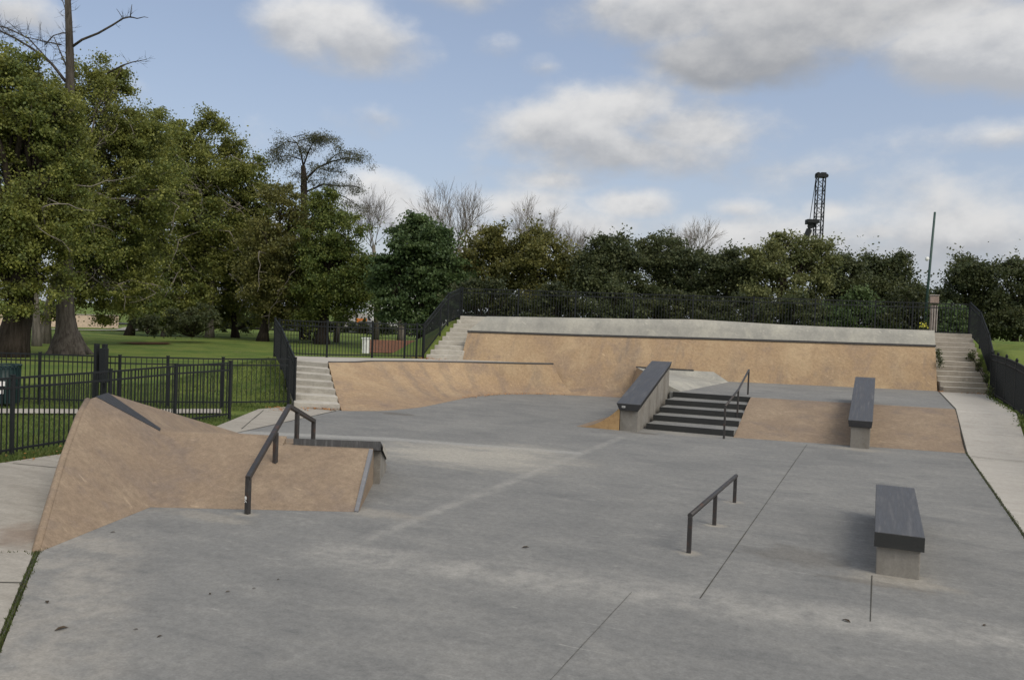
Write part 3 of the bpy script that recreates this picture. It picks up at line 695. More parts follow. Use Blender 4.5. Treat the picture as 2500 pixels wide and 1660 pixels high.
def tree(name, label, base, depth, trunk_px, trunk_top, rad, lobes, mat, bark, group=None, leaf=.128, cr_=.70, per=185, dens=1.1, flare=1.9, flat=.6, limbs=True, extra_z=None, cat='tree', droop=0., base_z=None, strands=0):
    """base: pixel of the trunk foot; lobes in pixels at the given distance"""
    if base_z is None:
        depth = min(80., max(36., (H+.07)*F/(base[1]-(775+.036*(base[0]-1250)))))
    k_ = max(1., depth/48); leaf *= k_; cr_ *= k_
    b0 = PT(base[0], base[1], depth)
    b0.z = -.07 if base_z is None else base_z
    t = thing(name, label, cat, b0, group)
    tp = PT(trunk_top[0], trunk_top[1], depth)
    b = MB(); n = 9; pts = []; rr = []
    for i in range(n+1):
        f = i/n; p = b0.lerp(tp, f); hgt = f*(tp-b0).length
        p += Vector((math.sin(f*5+base[0]), math.cos(f*4+base[0]), 0))*rad*.35*f*(1-f)*3
        pts.append(p); rr.append(rad*(1-.55*f)*(1+(flare-1)*math.exp(-hgt/(rad*1.6))))
    pts[0] = pts[0]-Vector((0, 0, .3)); b.tube(pts, rr, 12); b.build('trunk', bark, t)
    lb = px_lobes(lobes, depth)
    b = MB(); to = (Vector((0, 0, H))-b0); to.z = 0; to.normalize(); side = Vector((-to.y, to.x, 0))
    big = [q for q in lb if q[1] > .6*max(r for _, r in lb)]
    for c, r in lb:
        if r < .45*k_: continue
        st = pts[random.randint(4, n)]
        cpts = curve(st, c, .08, 6, .05); b.tube(cpts, [rad*.34*(1-.8*i/6)+.015 for i in range(7)], 5)
        for _ in range(5):
            q = c+Vector((random.uniform(-1, 1), random.uniform(-1, 1), random.uniform(-.6, 1)))*r*.85
            b.tube(curve(cpts[4], q, .05, 4, .07), [.05, .04, .03, .02, .012], 4)
    for _ in range(strands):
        c, r = random.choice(big); q = c+to*r*random.uniform(.8, 1.08)+side*r*random.uniform(-.8, .8)+Vector((0, 0, r*random.uniform(-.6, .5)))
        d = (side*random.uniform(-1, 1)+Vector((0, 0, random.uniform(-1.1, .2)))).normalized(); L = random.uniform(1., 2.6)*k_; sp = [c, c.lerp(q, .6), q]
        for i in range(6):
            d = (d+side*random.uniform(-.5, .5)+Vector((0, 0, random.uniform(-.45, .3)))).normalized(); sp.append(sp[-1]+d*L/6)
        r0 = random.uniform(.018, .036)*k_; b.tube(sp, [r0*1.2, r0*1.1]+[r0*(1-.12*i) for i in range(7)], 4, mi=1, cap=False)
        for _ in range(2):
            i = random.randint(4, 7); b.tube([sp[i], sp[i]+(side*random.uniform(-1, 1)+Vector((0, 0, random.uniform(-.8, .6))))*L*.25], [r0*.6, r0*.3], 3, mi=1, cap=False)
    b.build('limbs', [bark, M['twig']], t)
    leaf_obj('crown', lobe_points(lb, cr_, per, dens, flat), leaf, mat, t, droop=droop)
    return t

OAKG = 'oaks on the left lawn'
tree('oak_tree', 'huge dark oak with the thickest trunk at the left edge of the lawn', (30, 872), 40, 0, (50, 560), .72,
     [(20, 190, 85), (75, 175, 55), (25, 300, 110), (95, 290, 80), (60, 430, 120), (20, 560, 110), (110, 560, 100), (40, 660, 80), (110, 690, 55), (20, 730, 45), (150, 450, 90), (-60, 300, 140), (-60, 550, 150), (168, 330, 42), (175, 420, 52), (150, 500, 50), (165, 250, 30)], M['oak'], M['bark'], OAKG, flare=1.12, strands=14)
tree('oak_tree', 'broad yellow-green oak spreading behind the flared dead-topped trunk', (104, 838), 46, 0, (190, 420), .3,
     [(200, 200, 62), (255, 215, 50), (285, 195, 22), (235, 300, 85), (300, 330, 75), (350, 370, 80), (190, 400, 110), (290, 450, 110), (380, 470, 85), (210, 540, 95), (330, 570, 100), (230, 650, 80), (330, 680, 70), (210, 715, 40), (270, 730, 38), (250, 760, 24), (130, 770, 24), (190, 640, 70), (290, 620, 80), (330, 400, 60), (150, 330, 90)], M['oak'], M['pbark'], OAKG, strands=18)
tree('oak_tree', 'oak with a thin dark trunk in front of the beige garden wall', (314, 818), 52, 0, (400, 500), .28,
     [(420, 330, 55), (470, 340, 50), (505, 305, 26), (545, 305, 18), (450, 420, 80), (530, 400, 58), (420, 540, 95), (500, 560, 90), (400, 660, 90), (480, 680, 80), (370, 745, 38), (440, 755, 42), (340, 700, 60), (410, 710, 60), (480, 740, 45), (420, 470, 90), (480, 480, 80), (520, 470, 60), (310, 745, 26)], M['oak'], M['bark'], OAKG, dens=.9, strands=18)
tree('oak_tree', 'oak with drooping olive crown above the leaning dark trunk in mid lawn', (575, 824), 57, 0, (560, 560), .26,
     [(570, 355, 34), (590, 410, 52), (625, 460, 50), (575, 490, 75), (560, 590, 85), (620, 590, 75), (530, 690, 65), (610, 690, 70), (570, 755, 38), (640, 745, 40), (545, 780, 22), (520, 620, 80), (590, 660, 70), (510, 740, 45), (600, 540, 70)], M['oak'], M['bark'], OAKG, strands=14)
tree('oak_tree', 'oak with reddish olive crown hanging over the end of the stair fence', (640, 833), 62, 0, (680, 600), .34,
     [(690, 480, 38), (720, 520, 52), (700, 590, 70), (740, 620, 60), (670, 680, 65), (720, 720, 55), (655, 750, 42), (690, 770, 30), (760, 680, 45), (700, 660, 60), (650, 620, 70), (740, 740, 40), (640, 700, 55)], M['olive'], M['bark'], OAKG, strands=8)
tree('oak_tree', 'fresh green rounded oak at the right end of the left tree row', (785, 840), 68, 0, (800, 640), .42,
     [(770, 540, 38), (800, 500, 32), (830, 560, 48), (860, 620, 48), (800, 630, 60), (870, 680, 42), (830, 700, 52), (780, 710, 48), (860, 740, 34), (795, 755, 34), (890, 650, 25), (770, 600, 55), (840, 660, 55), (760, 670, 60), (760, 770, 26), (840, 765, 24), (880, 700, 30), (895, 730, 24), (905, 690, 20)], M['oakg'], M['bark'], OAKG)
tree('oak_tree', 'tree with a bare pale grey trunk standing behind the two big dark trunks', (90, 845), 47, 0, (88, 560), .26, [(70, 560, 40), (110, 540, 35)], M['oak'], M['pbark'], per=80, flare=1.25)
tree('young_tree', 'small leafy tree with low pale sprays among the dark undergrowth', (400, 822), 56, 0, (385, 740), .16, [(370, 770, 26), (400, 745, 28), (410, 795, 20), (425, 770, 22), (345, 760, 16)], M['oakg'], M['gbark'], None, leaf=.14, cr_=.5)
# undergrowth below
def shrub(label, lst, depth, mat, base, leaf=.17, name='shrub', cr_=.55, per=120, cat='shrub', group=None, dens=1.):
    t = thing(name, label, cat, PT(base[0], base[1], depth), group)
    lb = px_lobes(lst, depth, .4)
    leaf_obj('foliage', lobe_points(lb, cr_, per, dens), leaf, mat, t)
    b = MB()
    for c, r in lb:
        g = PT(base[0], base[1], depth); b.tube(curve(g, c, .02, 4, .05), [.06, .05, .04, .03, .015], 5)
    b.build('stems', M['bark'], t); return t
shrub('dark round shrub under the oaks left of the low leafy tree', [(355, 790, 22), (375, 800, 20)], 60, M['dark'], (360, 815))
shrub('wide black-green thicket under the middle oaks', [(440, 775, 38), (475, 785, 36), (500, 770, 32), (455, 800, 22), (490, 805, 20)], 63, M['dark'], (470, 822), per=80)
shrub('dark hedge clump behind the leaning trunk', [(560, 785, 24), (600, 785, 24), (640, 785, 22), (520, 790, 18)], 85, M['dark'], (580, 805), per=80)

# flared dead-topped cypress
t = thing('dead_cypress', 'tall half-dead cypress with a flared dark base and bare grey top above the oaks', 'tree', PT(165, 868, 44))
b = MB()
ks = [(168, 875, 46), (166, 850, 44), (163, 810, 26), (160, 770, 21), (158, 700, 18.5), (160, 600, 17), (165, 450, 14), (170, 300, 11), (171, 150, 9.5), (168, 60, 8), (164, -30, 6.5)]
b.tube([PT(x, y, 44) for x, y, r in ks], [r*44/F for x, y, r in ks], 14)
for k in range(7):   # buttress roots
    a = k*.9; c = PT(168, 872, 44); d = Vector((math.cos(a), math.sin(a), 0))
    b.tube([c+d*.25+Vector((0, 0, 1.3)), c+d*.55+Vector((0, 0, .55)), c+d*1.05+Vector((0, 0, .05)), c+d*1.35-Vector((0, 0, .25))], [.25, .28, .2, .1], 7)
b.build('trunk', M['bark'] if False else M['gbark'], t)
b = MB()
def limb(lst, r0, r1, depth, n=5):
    r0 *= .72; r1 *= .72
    pts = [PT(x, y, depth) for x, y in lst]; m = len(pts); b.tube(pts, [r0+(r1-r0)*i/(m-1) for i in range(m)], n)
    return pts
def twigs(pts, k, L, spread=.8, r=.011, up=.2):
    for _ in range(k):
        i = random.randint(0, len(pts)-2); f = random.random(); s = pts[i].lerp(pts[i+1], f)
        d = Vector((random.gauss(0, spread), random.gauss(0, spread), random.gauss(up, spread*.7))).normalized()*L*random.uniform(.4, 1.2)
        m = s+d*.5+Vector((0, 0, random.uniform(-.1, .1))*1 if False else (0, 0, random.uniform(-.1, .1)))
        b.tube([s, m, s+d], [r, r*.7, r*.35], 3, cap=False)
        for _ in range(2):
            d2 = (d*.5+Vector((random.gauss(0, .5), random.gauss(0, .5), random.gauss(.1, .4)))*L*.4)
            b.tube([m, m+d2], [r*.6, r*.25], 3, cap=False)
p = limb([(172, 118), (200, 98), (240, 82), (275, 62), (300, 46), (318, 42)], .10, .05, 44); twigs(p[3:], 9, .6)
p = limb([(318, 42), (335, 46), (352, 42), (362, 44)], .05, .015, 44, 4); p = limb([(318, 42), (320, 26), (322, 12)], .045, .02, 44, 4); limb([(300, 46), (290, 30), (284, 22)], .03, .012, 44, 3)
p = limb([(262, 180), (300, 160), (325, 152), (358, 146)], .07, .02, 44); twigs(p[1:], 8, .5); limb([(300, 160), (288, 185), (280, 195)], .05, .02, 44, 4)
p = limb([(165, 170), (148, 130), (132, 92)], .07, .03, 44); twigs(p, 6, .4)
p = limb([(160, 200), (125, 155), (80, 120), (30, 90), (-10, 72)], .12, .05, 44); twigs(p, 36, 1.1, .8, .012)
p = limb([(125, 155), (70, 95), (20, 70), (-10, 62)], .06, .03, 44); twigs(p, 32, 1.0, .8, .012)
p = limb([(110, 110), (130, 88), (155, 80), (168, 84)], .05, .02, 44); twigs(p, 14, .7)
p = limb([(150, 110), (100, 100), (60, 90), (15, 50)], .05, .02, 44); twigs(p, 28, .8)
p = limb([(166, 60), (158, 20), (150, -10)], .03, .015, 44); twigs(p, 10, .6)
twigs([PT(170, y, 44) for y in range(240, -20, -30)], 26, .55)
b.build('bare_limbs', M['gbark'], t)
# ------------------------------------------------------------------ cypress with layered crown
t = thing('cypress_tree', 'flat-topped dark cypress with layered drooping limbs standing above the left tree row', 'tree', PT(745, 840, 78))
b = MB(); dep = 78
b.tube([PT(745, 842, dep), PT(745, 700, dep), PT(743, 560, dep), PT(742, 430, dep), PT(740, 405, dep)], [.6, .48, .38, .28, .2], 9); b.build('trunk', M['bark'], t)
b = MB(); CP = []
def climb(lst, r0=.12, w=10, nclump=16):
    pts = limb(lst, r0, .03, dep, 5)
    for _ in range(nclump):
        i = random.randint(max(0, (len(pts)-1)//3), len(pts)-2); CP.append((pts[i].lerp(pts[i+1], random.random())+Vector((random.gauss(0, .5), random.gauss(0, .8), random.gauss(.05, .22))), random.uniform(.35, .65)))
climb([(741, 410), (735, 375), (725, 350), (712, 338)], .14, nclump=16); climb([(725, 350), (700, 345), (678, 360), (660, 375)], .08, nclump=26); climb([(735, 390), (705, 380), (680, 385), (658, 403)], .09, nclump=24)
climb([(741, 405), (752, 375), (762, 352), (775, 340)], .13, nclump=14); climb([(728, 345), (755, 338), (790, 335), (815, 352)], .07, nclump=30); climb([(715, 335), (740, 330), (780, 334), (800, 338)], .06, nclump=22)
climb([(745, 440), (775, 410), (810, 395), (850, 385), (890, 398)], .18, nclump=34); climb([(790, 405), (820, 378), (850, 370), (880, 380)], .08, nclump=26); climb([(780, 412), (810, 420), (845, 420)], .07, nclump=16)
climb([(745, 470), (790, 450), (830, 455), (870, 455), (888, 465)], .15, nclump=30); climb([(800, 470), (840, 480), (870, 500), (885, 512)], .08, nclump=22); climb([(780, 490), (820, 505), (850, 535), (862, 560)], .07, nclump=18); climb([(742, 430), (725, 420), (715, 430)], .07, nclump=10)
climb([(745, 480), (780, 500), (800, 540)], .07, nclump=14); climb([(742, 450), (765, 440), (790, 440)], .07, nclump=12)
b.build('limbs', M['bark'], t)
pp = []
for c, r in CP:
    n = 58; q = rng.normal(size=(n, 3))*np.array((r*.62, r*.62, r*.26))+np.array(c); q[:, 2] -= np.abs(rng.normal(size=n))*.26; pp.append(q)
leaf_obj('crown', np.concatenate(pp), .17, M['cyp'], t, droop=1.2, aspect=.35)

# ------------------------------------------------------------------ dark evergreen and the back row
tree('evergreen_tree', 'tall dark green evergreen just left of the top deck fence', (1030, 858), 66, 0, (1030, 560), .38,
     [(1025, 555, 26), (985, 575, 26), (1060, 575, 26), (1020, 600, 45), (970, 625, 34), (1075, 620, 34), (1010, 670, 52), (1080, 680, 42), (955, 690, 30), (1000, 730, 36), (1060, 745, 44), (1105, 730, 30), (950, 650, 24), (1110, 690, 26), (1010, 640, 50), (1050, 660, 45), (980, 700, 40), (1040, 700, 46), (990, 770, 28), (1080, 775, 30), (1030, 785, 28), (950, 740, 30), (940, 700, 26), (960, 775, 26), (1100, 640, 26)], M['ever'], M['bark'], None, leaf=.17, cr_=.7, flat=.4)
BG = 'trees in the row behind the top deck'
def back(label, base, depth, lobes, mat, dens=1., **kw):
    top = min(lobes, key=lambda l: l[1])
    lbz = 1.2
    return tree('tree', label, base, depth, 0, (base[0], top[1]+70), .3, lobes, mat, M['bark'], BG, leaf=.15, cr_=.72, per=170, dens=dens*1.0, base_z=1.0, **kw)
back('brown-olive tree rising over the left end of the top deck fence', (1200, 800), 64, [(1150, 640, 42), (1190, 600, 36), (1215, 585, 26), (1130, 690, 36), (1180, 690, 50), (1230, 650, 46), (1150, 745, 36), (1210, 750, 40), (1125, 640, 26), (1250, 620, 30), (1255, 690, 36)], M['olive'])
back('yellow-olive tree below the twiggy bare crowns', (1350, 800), 62, [(1280, 625, 40), (1330, 620, 42), (1300, 590, 24), (1370, 650, 46), (1400, 660, 36), (1320, 690, 52), (1390, 715, 42), (1280, 730, 40), (1345, 760, 38), (1410, 690, 24)], M['olive'])
back('dark dense tree with two rounded tops in the middle of the row', (1500, 800), 60, [(1480, 620, 34), (1510, 605, 24), (1460, 650, 36), (1530, 640, 38), (1490, 690, 52), (1440, 700, 28), (1550, 690, 38), (1470, 745, 40), (1540, 750, 40), (1575, 720, 25), (1440, 640, 26), (1560, 640, 28), (1425, 680, 22)], M['dark'])
back('dark green tree right of the twin-topped one', (1620, 800), 61, [(1590, 610, 32), (1615, 590, 20), (1640, 620, 38), (1600, 670, 42), (1670, 660, 40), (1690, 640, 24), (1640, 710, 50), (1700, 700, 32), (1600, 750, 36), (1680, 755, 34), (1720, 690, 18), (1725, 655, 24), (1610, 640, 26)], M['dark'])
back('low bushy tree between the dark trees and the open pale one', (1770, 800), 58, [(1760, 645, 26), (1790, 640, 26), (1740, 690, 32), (1790, 690, 32), (1760, 740, 40), (1810, 740, 30), (1730, 650, 16), (1815, 665, 28), (1820, 700, 30), (1770, 665, 26)], M['dark'])
back('open pale-green tree with sky showing through, in front of the drilling mast', (1910, 800), 56, [(1870, 610, 26), (1850, 640, 26), (1920, 595, 22), (1940, 620, 30), (1895, 650, 34), (1980, 615, 26), (2015, 620, 22), (1960, 660, 34), (1870, 700, 34), (1930, 715, 36), (2000, 680, 28), (1990, 730, 28), (1840, 720, 24), (1900, 760, 26), (1835, 620, 16)], M['pale'], .55)
back('slender dark tree beside the open pale one', (2050, 805), 60, [(2060, 640, 20), (2045, 660, 26), (2080, 665, 24), (2055, 710, 34), (2090, 720, 26), (2040, 755, 30), (2085, 765, 26), (2030, 690, 26), (2110, 690, 22)], M['dark'], .9)
back('rounded dark tree left of the green leaning pole', (2160, 808), 62, [(2130, 655, 24), (2165, 645, 22), (2195, 650, 24), (2145, 690, 36), (2205, 685, 30), (2170, 725, 46), (2215, 720, 24), (2130, 750, 32), (2200, 765, 34), (2235, 760, 20), (2255, 735, 12), (2120, 720, 26), (2240, 700, 18)], M['dark'])
back('dark tree rising right of the stone lamp column', (2380, 830), 64, [(2350, 660, 28), (2380, 650, 24), (2340, 695, 30), (2390, 690, 38), (2360, 730, 44), (2410, 740, 40), (2310, 735, 26), (2340, 780, 40), (2400, 790, 40), (2295, 765, 22), (2300, 715, 14), (2370, 805, 30), (2320, 800, 26)], M['dark'])
back('dark tree cut off by the right edge of the photo', (2480, 840), 62, [(2455, 655, 28), (2490, 665, 36), (2440, 700, 34), (2490, 730, 46), (2450, 760, 42), (2500, 790, 50), (2540, 700, 60), (2440, 800, 34), (2480, 810, 34), (2420, 800, 30)], M['dark'])
HG = 'hedge clumps behind the top deck fence'
for i, (x, lb_) in enumerate(((1180, 'brown-olive tree at the left end'), (1330, 'yellow-olive tree'), (1480, 'twin-topped dark tree'), (1630, 'dark green tree right of the twin-topped one'), (1780, 'low bushy tree'), (1930, 'open pale-green tree'), (2080, 'slender dark tree'), (2210, 'rounded dark tree by the leaning pole'))):
    dy = (x-1180)*.036
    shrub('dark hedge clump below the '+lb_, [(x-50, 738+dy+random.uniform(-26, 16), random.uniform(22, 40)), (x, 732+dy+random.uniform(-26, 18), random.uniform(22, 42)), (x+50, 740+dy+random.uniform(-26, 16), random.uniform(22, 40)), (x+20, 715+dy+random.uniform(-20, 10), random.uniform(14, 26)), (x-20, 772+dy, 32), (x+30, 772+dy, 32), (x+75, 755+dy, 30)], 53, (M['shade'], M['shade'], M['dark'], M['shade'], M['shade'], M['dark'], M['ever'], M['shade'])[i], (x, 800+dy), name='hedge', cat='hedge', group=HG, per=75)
shrub('green hedge clump behind the stone lamp column', [(2290, 770, 26), (2330, 775, 30), (2310, 800, 26), (2350, 805, 26)], 48, M['ever'], (2310, 830), name='hedge', cat='hedge', group=HG, per=60)
# ------------------------------------------------------------------ bare trees
def bare_tree(label, base, fork, top_w, depth, levels=5, rad=.22, seed=1, bark='twig', nb=5, z0=None):
    rs = random.Random(seed)
    b0 = PT(*base, depth)
    if z0 is not None: b0.z = z0
    t = thing('bare_tree', label, 'tree', b0, 'leafless trees on the skyline')
    fk = PT(*fork, depth); Ht = top_w[0]*depth/F; Wd = top_w[1]*depth/F
    bt = MB(); bt.tube([b0, b0.lerp(fk, .5)+Vector((.15, 0, 0)), fk], [rad*1.2, rad, rad*.75], 7); bt.build('trunk', M[bark], t)
    b = MB()
    def grow(p, d, L, r, lv):
        if lv == 0 or r < .006: return
        pts = [p]; q = p; dd = d.copy(); n = 3
        for _ in range(n):
            dd = (dd+Vector((rs.gauss(0, .13), rs.gauss(0, .13), rs.gauss(.06, .08)))).normalized(); q = q+dd*L/n; pts.append(q)
        b.tube(pts, [r, r*.85, r*.7, r*.55], 4 if r > .03 else 3, cap=False)
        k = 3 if lv > 2 else 3
        for i in range(k):
            s = pts[rs.choice((1, 2, 3, 3))]; a = rs.uniform(0, 6.283); sp = rs.uniform(.3, .75)
            x = dd.orthogonal().normalized(); y = dd.cross(x)
            grow(s, (dd+(x*math.cos(a)+y*math.sin(a))*sp).normalized(), L*rs.uniform(.55, .85), r*.6, lv-1)
        grow(pts[-1], dd, L*.7, r*.6, lv-1)
    for i in range(nb):
        a = 6.283*i/nb+rs.uniform(-.4, .4); tilt = rs.uniform(.25, .9)*Wd/Ht
        grow(fk.lerp(b0, rs.uniform(0, .12)), Vector((math.cos(a)*tilt, math.sin(a)*tilt, 1)).normalized(), Ht*.42*rs.uniform(.85, 1.1), rad*.26, levels)
    b.build('branches', M[bark], t)
bare_tree('slim pale leafless tree between the green oak and the dark evergreen', (918, 845), (912, 600), (115, 75), 72, 5, .2, 3, 'pbark', 4)
bare_tree('widest leafless crown right above the dark evergreen', (1100, 840), (1110, 630), (165, 160), 82, 5, .3, 5, 'twig', 6)
bare_tree('leafless crown above the brown-olive tree', (1300, 820), (1300, 640), (130, 100), 84, 5, .26, 8, 'twig', 6)
bare_tree('leafless crown above the yellow-olive tree, right of the taller one', (1395, 820), (1395, 650), (105, 100), 84, 5, .22, 11, 'twig', 6)
bare_tree('leafless crown above the two dark trees in mid row', (1690, 820), (1685, 650), (105, 120), 86, 5, .24, 14, 'twig', 6)
bare_tree('smallest leafless crown beside the low bushy tree', (1768, 820), (1765, 670), (80, 50), 86, 5, .16, 17, 'twig', 4)
bare_tree('thin leafless twigs beside the brown-olive tree top', (1215, 820), (1220, 640), (85, 70), 80, 5, .16, 21, 'twig', 5)

# ------------------------------------------------------------------ far background things
# garden wall
t = thing('garden_wall', 'low beige wall across the path behind the left oaks', 'wall', PT(150, 790, 88))
b = MB(); a, c = PT(-40, 786, 86), PT(289, 796, 92)
d = (c-a).normalized(); nrm = Vector((-d.y, d.x, 0)).normalized()*.25
for p in (a, c): p.z = -.05
b.hexa([a, c, c+nrm, a+nrm], [k+Vector((0, 0, 1.35)) for k in (a, c, c+nrm, a+nrm)]); b.build('wall_face', flat('beige_render', (.55, .43, .33), .9, var=.12), t)
b = MB(); up_ = Vector((0, 0, 1.352)); b.hexa([a-nrm*.2+up_, c-nrm*.2+up_, c+nrm*1.2+up_, a+nrm*1.2+up_], [k+Vector((0, 0, .09)) for k in (a-nrm*.2+up_, c-nrm*.2+up_, c+nrm*1.2+up_, a+nrm*1.2+up_)]); b.build('wall_cap', M['walk'], t)
def ribbon(name, pts, w, z, mat):
    b = MB(); pts = [Vector((p[0], p[1], z)) for p in pts]
    L, Rr = [], []
    for i, p in enumerate(pts):
        d = (pts[min(i+1, len(pts)-1)]-pts[max(i-1, 0)]).normalized(); x = d.cross(Vector((0, 0, 1)))*w/2; L.append(p-x); Rr.append(p+x)
    for i in range(len(pts)-1): b.face([L[i], Rr[i], Rr[i+1], L[i+1]])
    o = b.build(name, mat); tag(o, kind='structure')
ribbon('path', [G(-60, 799), G(100, 803), G(220, 806), G(310, 806), G(330, 800)], 2.2, .03, M['walk'])
ribbon('lawn_path', [(-26, 8.5, 0), (-21.4, 12.2, 0), (-17.6, 15.3, 0), (-15.75, 17.1, 0)], .95, -.02, M['walk'])
ribbon('street', [PT(-200, 775, 110), PT(300, 785, 112), PT(700, 795, 112), PT(1100, 810, 112), PT(2600, 860, 115)], 7., .05, M['asphalt'])
# cars on the far street
glass = flat('dark_glass', (.02, .022, .025), .1, .6)
def car(label, px, py, depth, col, L=4.4, hgt=1.45, yaw=0., name='parked_car', cat='car', boxy=False):
    c = PT(px, py, depth); c.z = .06
    t = thing(name, label, cat, c, 'vehicles on the far street')
    ax = (PT(700, 795, 112)-PT(300, 785, 112)); ax.z = 0; ax.normalize(); ay = Vector((-ax.y, ax.x, 0)); m = flat('car_paint', col, .25, .6, .05)
    def P3(x, y, z): return c+ax*x+ay*y+Vector((0, 0, z))
    b = MB(); w = .9; l = L/2
    pr = [(-l, .35), (-l, .8), (-l*.95, .95), (-l*.5, 1.0), (l*.45, .98), (l*.95, .82), (l, .6), (l, .35)] if not boxy else [(-l, .4), (-l, 2.4), (l*.5, 2.45), (l*.55, 1.9), (l*.9, 1.3), (l, 1.2), (l, .4)]
    n = len(pr); b.idx([P3(x, -w, z) for x, z in pr]+[P3(x, w, z) for x, z in pr], [tuple(range(n-1, -1, -1)), tuple(range(n, 2*n))]+[(i, (i+1) % n, n+(i+1) % n, n+i) for i in range(n)])
    b.build('body', m, t, bevel=.03)
    if not boxy:
        b = MB(); q = [(-l*.85, .98), (-l*.6, hgt), (l*.2, hgt), (l*.48, .98)]
        b.idx([P3(x, -w*.86 if z < 1.1 else -w*.7, z) for x, z in q]+[P3(x, w*.86 if z < 1.1 else w*.7, z) for x, z in q], [(3, 2, 1, 0), (4, 5, 6, 7), (0, 1, 5, 4), (1, 2, 6, 5), (2, 3, 7, 6)]); b.build('windows', glass, t)
        b = MB(); b.hexa([P3(-l*.58, -w*.68, hgt), P3(l*.2, -w*.68, hgt), P3(l*.2, w*.68, hgt), P3(-l*.58, w*.68, hgt)], [P3(-l*.55, -w*.64, hgt+.04), P3(l*.17, -w*.64, hgt+.04), P3(l*.17, w*.64, hgt+.04), P3(-l*.55, w*.64, hgt+.04)]); b.build('roof', m, t)
    else:
        b = MB(); b.hexa([P3(l*.52, -w*1.01, 1.5), P3(l*.72, -w*1.01, 1.5), P3(l*.72, w*1.01, 1.5), P3(l*.52, w*1.01, 1.5)], [P3(l*.5, -w*1.01, 2.1), P3(l*.54, -w*1.01, 2.1), P3(l*.54, w*1.01, 2.1), P3(l*.5, w*1.01, 2.1)]); b.build('windows', glass, t)
        b = MB(); b.hexa([P3(-l*.2, -w*1.02, 1.2), P3(l*.45, -w*1.02, 1.2), P3(l*.45, w*1.02, 1.2), P3(-l*.2, w*1.02, 1.2)], [P3(-l*.2, -w*1.02, 1.75), P3(l*.45, -w*1.02, 1.75), P3(l*.45, w*1.02, 1.75), P3(-l*.2, w*1.02, 1.75)]); b.build('stripe', flat('orange_paint', (.5, .16, .03), .5), t)
    for x in (-l*.62, l*.62):
        for y in (-w, w):
            b = MB(); b.tube([P3(x, y-.1, .33), P3(x, y+.1, .33)], .33, 14); b.build('wheel', M['black'], t)
car('silver-topped dark car glimpsed behind the deck fence', 905, 800, 108, (.10, .11, .13))
car('pale box truck with orange stripe glimpsed behind the deck fence', 880, 798, 116, (.42, .40, .38), 4.6, boxy=True, name='box_truck', cat='truck')
car('white car glimpsed under the middle oaks', 388, 780, 104, (.75, .75, .75))
car('white car glimpsed left of the stair fence', 545, 787, 108, (.75, .76, .75))
car('dark blue car behind the stair fence', 760, 794, 108, (.03, .04, .07))
# hedge/fence along the far street
for i, x in enumerate((520, 640, 760, 880, 1000)):
    shrub(('low dark street hedge piece behind the '+('leaning oak trunk', 'end of the stair fence', 'first bays of the deck fence', 'middle bays of the deck fence', 'last bays of the deck fence')[i]), [(x-50, 790+(x-700)*.035, 17), (x-20, 790+(x-700)*.035, 17), (x+10, 791+(x-700)*.035, 17), (x+40, 792+(x-700)*.035, 17), (x+65, 793+(x-700)*.035, 15)], 92, M['dark'], (x, 808+(x-700)*.035), name='street_hedge', cat='hedge', group='hedges along the far street', per=110, leaf=.2, cr_=.5)
# trunks seen through the deck fence
for i, (x, w, lab) in enumerate(((512, .35, 'small tree with short pale trunk right of the thicket'), (680, .28, 'small tree with thin pale trunk beside the stair fence top'), (780, .5, 'small tree with grey trunk behind the second deck fence post'), (822, .22, 'small tree with very thin trunk behind the deck fence'), (978, .3, 'small tree with pale trunk below the dark evergreen'))):
    dep = 74; y0 = 805+(x-700)*.037
    t = thing('background_tree', lab, 'tree', PT(x, y0+18, dep), 'background trunks')
    b = MB(); g = PT(x, y0+20, dep); b.tube([g-Vector((0, 0, .2)), g+Vector((0, 0, .8)), PT(x+2, y0-50, dep), PT(x+6, y0-140, dep)], [w*1.3, w, w*.85, w*.6], 9); b.build('trunk', M['pbark'] if i != 2 else M['gbark'], t)
    lb = px_lobes([(x+5, y0-150, 30), (x-20, y0-120, 24), (x+28, y0-125, 24)], dep); leaf_obj('crown', lobe_points(lb, .7, 55), .17, M['oakg'] if i % 2 else M['oak'], t)
# brick planter wall and white posts
brick = NT('red_brick'); _p = brick.pos(); bt = brick.new('ShaderNodeTexBrick'); brick.put(bt.inputs['Vector'], brick.scale(_p, (1, 1, 1)))
_x = brick.sep(_p); cmb = brick.new('ShaderNodeCombineXYZ'); brick.put(cmb.inputs[0], brick.math('ADD', _x[0], _x[1])); brick.put(cmb.inputs[1], _x[2]); brick.put(bt.inputs['Vector'], cmb.outputs[0])
bt.inputs['Scale'].default_value = 4.5; bt.inputs['Color1'].default_value = (.20, .075, .04, 1); bt.inputs['Color2'].default_value = (.14, .055, .035, 1); bt.inputs['Mortar'].default_value = (.2, .17, .14, 1)
M['brick'] = brick.fin(bt.outputs['Color'], .9)
t = thing('brick_wall', 'low red-brown brick wall with a white end pillar behind the deck fence', 'wall', G(940, 858))
b = MB(); a = Vector(G(893, 861)); c = Vector(G(1075, 862)); d = (c-a).normalized(); nr = Vector((-d.y, d.x, 0))*.3
b.hexa([a, c, c+nr, a+nr], [k+Vector((0, 0, .85)) for k in (a, c, c+nr, a+nr)]); b.build('wall_face', M['brick'], t)
b = MB(); b.box(a+Vector((0, 0, .45)), (.36, .36, .98)); b.box(a+Vector((0, 0, .97)), (.44, .44, .08)); b.build('pillar', M['white'], t)
t = thing('marker_post', 'short white post on the lawn behind the deck fence', 'post', G(977, 832))
b = MB(); g = Vector(G(977, 832)); b.box(g+Vector((0, 0, .45)), (.2, .2, 1.1)); b.box(g+Vector((0, 0, 1.03)), (.26, .26, .06)); b.build('post', M['white'], t)
